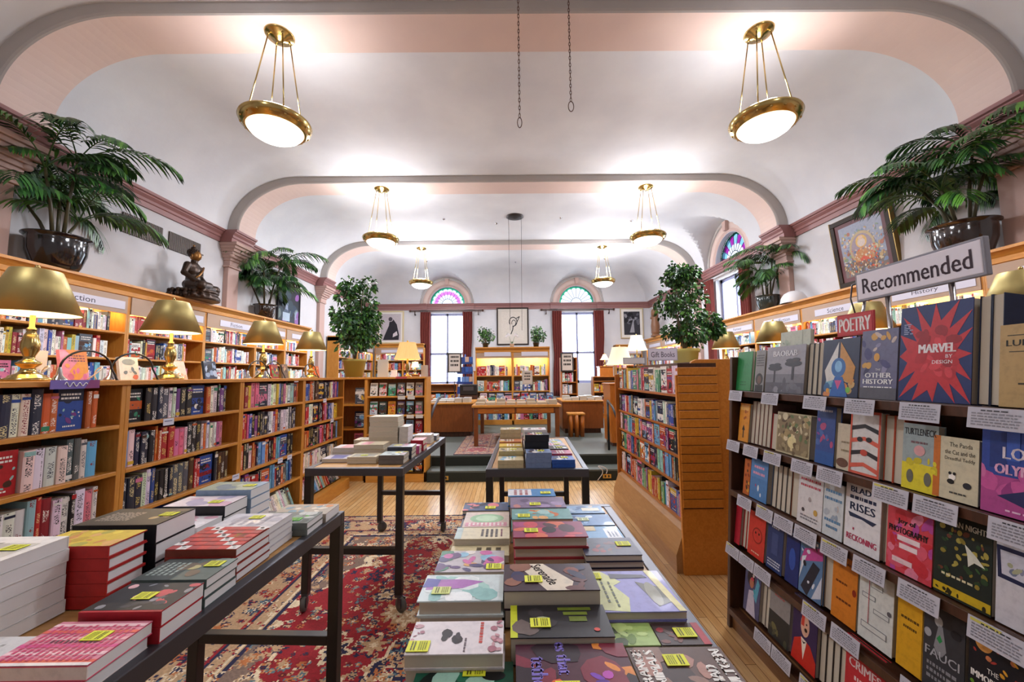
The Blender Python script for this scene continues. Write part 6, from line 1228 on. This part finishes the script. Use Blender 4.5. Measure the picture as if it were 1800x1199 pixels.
# wall grilles on the left wall
for i, (y0, y1) in enumerate(((5.2, 5.82), (5.93, 6.55))):
    r = empty('wall_vent', f'dark louvred grille high on the left wall, {["nearer the big palm", "above the seated statue"][i]}', 'vent', M=TR(-XW+.012, y0, 3.46, R(90)), group='louvred wall grilles')
    quick('backing', lambda b: b.box((0, -.0, 0), (y1-y0, .012, .27), mat('vent_dark', '2c2826', .8)), r)
    quick('slats', lambda b: [b.box((k*.0255, -.012, 0), (k*.0255+.014, .0, .27), mat('vent_slat', '6a625c', .6)) for k in range(int((y1-y0)/.0255))], r)
    quick('lever', lambda b: b.box((y1-y0, -.014, .09), (y1-y0+.05, -.002, .11), mat('vent_slat')), r)

# ================================================================== THINGS ON THE LEFT LOW BOOKCASES
ZT = 1.4955
def book_light(y, label, s=1):
    r = empty('gooseneck_light', label, 'light', loc=(-2.42, y, ZT), group='black gooseneck book lights on the left bookcases'); CHM = mat('chrome')
    quick('clip_base', lambda b: b.lathe([(0, 0), (.035, 0), (.033, .008), (.014, .03), (.008, .07), (.006, .075)], CHM, seg=20), r)
    pts = [(0, 0, .07)]+[(.0+.02*t, s*(.13-.13*math.cos(PI*t)), .07+.10*math.sin(PI*t)) for t in [i/14 for i in range(1, 15)]]+[(.04, s*.265, .03), (.06, s*.262, -.01)]
    quick('neck', lambda b: b.tube(pts, .0055, BLACK, 8), r)
    quick('lamp_head', lambda b: b.lathe([(0, .045), (.006, .04), (.010, .02), (.016, .0), (.024, -.022), (0, -.02)], BLACK, c=(.062, s*.262, -.04), seg=16), r)
for y, lab in ((2.17, 'black gooseneck light nearest the big brass lamp'), (2.45, 'black gooseneck light left of the second brass lamp'), (3.72, 'black gooseneck light left of the third brass lamp'), (3.98, 'black gooseneck light right at the third brass lamp'), (4.72, 'black gooseneck light beside the farthest left brass lamp')):
    book_light(y, lab)
    r = quick('white_cable', lambda b: b.tube([(-2.5+.05*math.sin(t*5), y-.06+.1*t, ZT+.006+.075*max(0, math.sin(PI*t))) for t in [i/12 for i in range(13)]], .0035, WHITE, 6)); tag(r, f'thin white cable looping beside the {lab}', 'cable', 'white cables on the left bookcases')
def deck(y, x, w, h, col, spec, label, rz=90, lean=10, t=.02): return standing(TR(x, y, ZT+.001, R(rz)) @ Matrix.Rotation(R(-lean), 4, 'X'), w, t, h, col, spec, label, group='books propped on the left low bookcases')
deck(2.33, -2.58, .15, .185, 'd88aa8', [('p', [(.3, .3), (1, 1), (1, .3), (.6, 0), (.3, 0)], 'd89848'), ('p', [(.2, 1), (1, 1), (1, .6), (.5, .7)], 'd88a4c'), B(6, 4, ['d070a0', 'e0a060', 'c86a8a'], .2), ('lines', .3, .6, .9, .85, 3, '7a4a5c', 3)], 'pink and orange book propped left of the second brass lamp')
deck(2.72, -2.62, .14, .16, 'd8d4d4', [('c', .5, .78, .35, .14, '8a98a0'), ('blobs', 6, 3, ['c8705c', 'a8b0b8', '6c7c88'], .1, .1, .9, .5, .2)], 'white book with a grey arch propped just left of the second brass lamp')
deck(3.14, -2.60, .12, .15, 'c8c0b8', [B(9, 4, ['8ab0c0', 'd8a080', '4a5060', 'e0dcd4'], .25)], 'small mottled book on an easel right of the second brass lamp', lean=16)
deck(3.42, -2.58, .14, .155, '2c3c58', [B(9, 6, ['8aa8d0', '3c5078', 'a8c0e0', '1c2438'], .25)], 'dark blue fantasy book propped between the second and third brass lamps')
deck(4.35, -2.56, .12, .15, '8a3030', [B(9, 7, ['4c8a3c', '2c3c58', 'd8b060'], .25)], 'small red and green book right of the third brass lamp'); deck(4.55, -2.56, .12, .16, '6c5c50', [B(9, 8, ['c8a880', '4a3c38', 'a87a60'], .25)], 'small brown book left of the farthest brass lamp')
deck(5.18, -2.5, .12, .15, 'd86a30', [B(9, 9, ['e8a050', 'a83c20', 'e8d8b0'], .25)], 'small orange book right of the farthest left brass lamp')
r = empty('shelf_topper_sign', 'violet and magenta sign with white script over the edge of the left bookcase top', 'sign', M=TR(-2.255, 1.985, 1.455, R(90)))
quick('board', lambda b: (b.box((0, -.004, 0), (.235, 0, .045), PAINT, None, lin('7a68b8')), b.poly([(.16, -.0042, 0), (.235, -.0042, 0), (.235, -.0042, .045), (.185, -.0042, .045)], PAINT, lin('8a3c78'))), r)
quick('script', lambda b: b.tube([(.06+.11*t, -.006, .022+.012*math.sin(t*22)*(1-.4*t)) for t in [i/50 for i in range(51)]], .0022, WHITE, 5), r)
o = quick('blank_card', lambda b: b.box((0, 0, 0), (.105, .003, .105), PAINT, None, lin('e4dcd4'))); o.matrix_world = TR(-2.53, 2.10, ZT+.06, R(90)); tag(o, 'blank cream card beside the stem of the largest brass lamp', 'card')
cs = quick('card_stand', lambda b: (b.tube([(.05, .004, -.059), (.05, .004, .06)], .004, STEELB, 6), b.box((.02, -.02, -.0595), (.08, .03, -.056), STEELB)), o)
for i, (yy, zz) in enumerate(((2.70, 1.235), (3.40, .70), (4.05, .70), (4.22, .70), (4.98, 1.235), (5.2, .967), (4.3, 1.495))):
    o = quick('shelf_label', lambda b: (b.box((0, -.003, -.045), (.085, 0, 0), PAINT, None, lin('d0d4e4')), b.box((.01, -.0036, -.02), (.07, -.003, -.014), PAINT, None, lin('6a6c90')))); o.matrix_world = TR(-2.302, yy, zz+.001, R(90))
    tag(o, 'small white shelf label '+['on the top shelf edge below the second brass lamp', 'low down left of the third bookcase upright', 'on the third left bookcase, left of a pair', 'on the third left bookcase, right of a pair', 'on the top shelf of the fourth left bookcase', 'on the second shelf of the fourth left bookcase', 'on the bookcase top beyond the third brass lamp'][i], 'label', 'shelf edge labels on the left')

# ================================================================== PLATFORM FURNITURE
CTR = wood('brown_counter_wood', '6e3a16', '84481e', (12, 12, 2), .35)
def wood_table(label, x0, x1, y0, y1, h, z0=.3, name='library_table', drawers=2):
    r = empty(name, label, 'table', loc=((x0+x1)/2, (y0+y1)/2, z0)); w, d, hh = x1-x0, y1-y0, h-z0
    quick('tabletop', lambda b: b.box((-w/2, -d/2, hh-.04), (w/2, d/2, hh), OAKH), r, bevel=.006)
    ap = quick('apron', lambda b: b.box((-w/2+.05, -d/2+.05, hh-.15), (w/2-.05, d/2-.05, hh-.04), CTR), r)
    for i in range(drawers):
        a = -w/2+.1+(w-.2)*i/drawers; bb = -w/2+.1+(w-.2)*(i+1)/drawers-.03
        dr = quick('drawer', lambda b: b.box((a, -d/2+.035, hh-.14), (bb, -d/2+.05, hh-.05), OAKDH), r, bevel=.003)
        quick('handle', lambda b: b.box(((a+bb)/2-.04, -d/2+.02, hh-.10), ((a+bb)/2+.04, -d/2+.036, hh-.09), BRASS), dr)
    for sx in (-1, 1):
        for sy in (-1, 1): quick('leg', lambda b: b.box((sx*(w/2-.07)-.035, sy*(d/2-.07)-.035, .0 if y0 > 9 else .012), (sx*(w/2-.07)+.035, sy*(d/2-.07)+.035, hh-.04), CTR), r, bevel=.004)
wood_table('long oak table with two drawers on the small red rug', -.66, .86, 6.85, 8.5, 1.0)
STN = 'books on the long oak table'
q3 = random.Random(31)
k = 0
for row in range(2):
    for i in range(8):
        x = -.60+i*.178; n = q3.randint(2, 4); y = 6.92+row*.3; h = .02*n
        c = q3.choice(['b8a890', 'c0b098', 'a89880', 'b0a48c', 'c8b8a4', '9c9078'])
        for j in range(n):
            mb = MB(); mb.box((0, 0, 0), (.15, .2, .0185), PAGES); mb.box((-.001, -.001, .0185), (.151, .201, .0195), COVER, None, lin(c))
            STUFF_M = Matrix.Translation((x, y, 1.001+j*.0198))
            STUFF.box((0, 0, 0), (.15, .2, .0185), PAGES, STUFF_M); STUFF.box((-.001, -.001, .0185), (.151, .201, .0195), COVER, STUFF_M, lin(c))
for i in range(9):
    face_book(STUFF, .13, .02, .17, q3.choice(['8a9ab0', 'c8b0b8', '4a5a80', 'd8d0d8', '6a7a98', '3c3c50', 'c8a0a8']), q3, TR(-.58+i*.158, 7.7, 1.001) @ Matrix.Rotation(R(-14), 4, 'X'))
def desk(label, x0, x1, y0, y1, h, z0=.3):
    r = empty('display_counter', label, 'counter', loc=((x0+x1)/2, (y0+y1)/2, z0)); w, d, hh = x1-x0, y1-y0, h-z0
    quick('counter_top', lambda b: b.box((-w/2-.02, -d/2-.02, hh-.03), (w/2+.02, d/2+.02, hh), OAKH), r, bevel=.005)
    quick('front_panel', lambda b: b.box((-w/2, -d/2, .10), (w/2, -d/2+.02, hh-.03), CTR), r)
    for s in (-1, 1): quick('side_panel', lambda b: b.box((s*w/2-.012, -d/2+.02, .1), (s*w/2+.012, d/2, hh-.03), CTR), r)
    quick('shelf', lambda b: b.box((-w/2+.012, -d/2+.02, hh*.55), (w/2-.012, d/2, hh*.55+.02), OAKDH), r); quick('back_panel', lambda b: b.box((-w/2, d/2-.02, .1), (w/2, d/2, hh-.03), OAKD), r)
    quick('toe_kick', lambda b: b.box((-w/2+.04, -d/2+.05, 0), (w/2-.04, d/2-.02, .10), DARKW), r)
desk('brown wooden counter left of the long oak table', -1.62, -.76, 8.05, 9.1, .97); desk('brown wooden counter right of the long oak table, behind the stool', 1.08, 1.9, 8.35, 9.4, .97)
for x0, y0 in ((-1.6, 8.1), (1.12, 8.4)):
    for i in range(5):
        for j in range(2):
            for k in range(q3.randint(2, 4)):
                Mx = Matrix.Translation((x0+i*.16, y0+j*.22, .971+k*.022)); STUFF.box((0, 0, 0), (.145, .2, .021), PAGES, Mx); STUFF.box((-.001, -.001, .0205), (.146, .201, .0215), COVER, Mx, lin(q3.choice(['b8b0a8', 'a8a09c', 'c8c0b8'])))
r = empty('wooden_stool', 'rustic wooden stool of upright logs in front of the right counter', 'stool', loc=(1.28, 8.0, .3))
quick('seat', lambda b: [b.box((-.17+k*.085, -.14, .42), (-.17+k*.085+.08, .14, .455), OAKH) for k in range(4)], r, bevel=.004)
for x, y in ((-.11, -.09), (.0, -.1), (.11, -.08), (-.1, .09), (.1, .09)): quick('leg', lambda b: b.tube([(x, y, 0), (x*1.05, y*1.05, .42)], .04, OAKD, 10), r)
# easel signs
def easel_sign(x, y, z, w, h, label, dark=True, stem=.3):
    r = empty('notice_sign', label, 'sign', loc=(x, y, z))
    f = '2c2624' if dark else 'b8b4ac'
    quick('frame', lambda b: b.box((-w/2, -.012, stem), (w/2, .012, stem+h), PAINT, None, lin(f)), r, bevel=.004)
    quick('panel', lambda b: b.box((-w/2+w*.11, -.014, stem+h*.07), (w/2-w*.11, -.012, stem+h*.93), PAINT, None, lin('c8bcb0')), r)
    quick('printed_lines', lambda b: art(b, Matrix(((1, 0, 0, -w/2), (0, 0, -1, -.0142), (0, 1, 0, stem), (0, 0, 0, 1))), w, h, [('lines', .22, .28, .8, .9, 3, '2a2420', 1)]), r)
    quick('stand', lambda b: (b.tube([(0, 0, 0), (0, 0, stem)], .008, STEEL), b.box((-.06, -.05, 0), (.06, .05, .01), STEEL)), r)
easel_sign(-1.19, 8.6, .971, .30, .42, 'dark framed notice with three lines of print in front of the left end window', True, .60)
easel_sign(1.27, 8.95, .971, .29, .42, 'dark framed notice with three lines of print in front of the right end window', True, .60)
easel_sign(.33, 7.85, 1.001, .20, .27, 'small unframed notice with three printed lines standing on the long oak table', False, .32)
# computer screen, tablet-like black box, black poster stand behind the counters
r = empty('black_printer', 'black boxy printer behind the left counter', 'printer', loc=(-.98, 9.55, .3)); quick('body', lambda b: b.box((-.2, -.15, .75), (.2, .15, 1.0), BLACK), r, bevel=.02); quick('stand', lambda b: b.box((-.2, -.15, 0), (.2, .15, .75), DARKW), r)
quick('panel', lambda b: b.box((-.12, -.152, .86), (.12, -.15, .95), STEELB), r)
# outlet plates on the step riser, white cables at the right of the steps, handrail
for x, lab in ((-.95, 'left'), (1.36, 'right')):
    r = empty('floor_outlet', f'small brass outlet plate on the lower step, {lab} side', 'outlet', loc=(x, 5.838, .06), group='brass outlet plates on the steps'); quick('plate', lambda b: b.box((-.06, -.006, -.03), (.06, .0, .03), BRASSP), r, bevel=.002); quick('sockets', lambda b: (b.box((-.035, -.008, -.015), (-.015, -.006, .015), BLACK), b.box((.015, -.008, -.015), (.035, -.006, .015), BLACK)), r)
r = empty('step_handrail', 'slim black handrail post at the right end of the steps', 'handrail', loc=(1.56, 6.5, .3)); quick('post', lambda b: b.tube([(0, 0, 0), (0, 0, .78)], .018, BLACK), r); quick('rail', lambda b: b.tube([(0, 0, .78), (0, -.3, .70), (0, -.55, .55)], .018, BLACK), r)
r = empty('step_handrail', 'slim black handrail post at the left end of the steps', 'handrail', loc=(-1.26, 6.3, .3)); quick('post', lambda b: b.tube([(0, 0, 0), (0, 0, .5)], .018, BLACK), r); quick('rail', lambda b: b.tube([(0, 0, .5), (.04, .2, .72), (.08, .35, .84), (.14, .5, .86)], .02, STEELB), r)
o = quick('white_cable', lambda b: b.tube([(1.22+.05*math.sin(t*9)+.1*t, 5.78+.03*math.cos(t*7), .012+.25*abs(math.sin(t*2.6))*(1-t*.3)) for t in [i/50 for i in range(51)]], .005, WHITE, 6)); tag(o, 'tangled white cable hanging at the right end of the steps', 'cable')
# items on the face-out bookcase and other small signs
for x, w, h, c, lab in ((-1.98, .16, .26, 'c8c4b8', 'upright cream card left of the amber lamp'), (-1.78, .09, .10, 'e0e0e8', 'small white folded card left of the amber lamp'), (-1.33, .10, .17, 'a8a4a0', 'grey boxed book right of the amber lamp')):
    o = quick('upright_card' if 'card' in lab else 'boxed_book', lambda b: b.box((0, 0, 0), (w, .02, h), PAINT, None, lin(c))); o.location = (x, 6.0, 1.4965); tag(o, lab+' on the face-out bookcase', 'card' if 'card' in lab else 'book')
o = quick('red_ledge_sign', lambda b: b.box((0, -.004, 0), (.16, 0, .03), PAINT, None, lin('b84a48'))); o.location = (-1.66, 5.838, 1.47); tag(o, 'small red sign on the front edge of the face-out bookcase', 'sign')
# lavender cushion-like round hassock things and a globe lamp on the middle right bookcase: upright gift books on its top
for i, (y, c, n_) in enumerate(((3.35, '8aa8c8', 'blue'), (3.6, 'c8b8b0', 'beige'), (3.85, '6a4a3a', 'brown'))):
    o = face_book.__name__ and quick('gift_box', lambda b: b.box((0, 0, 0), (.12, .05, .06+.02*i), PAINT, None, lin(c))); o.matrix_world = TR(1.62, y, 1.501, R(-70)); tag(o, f'small {n_} gift box on top of the middle right bookcase', 'box')
# all the small and distant books of the shop in one mass
so = STUFF.build('shelved_books'); tag(so, 'mass of small shelved and stacked books throughout the shop beyond the nearest cases', 'books', None, 'stuff')
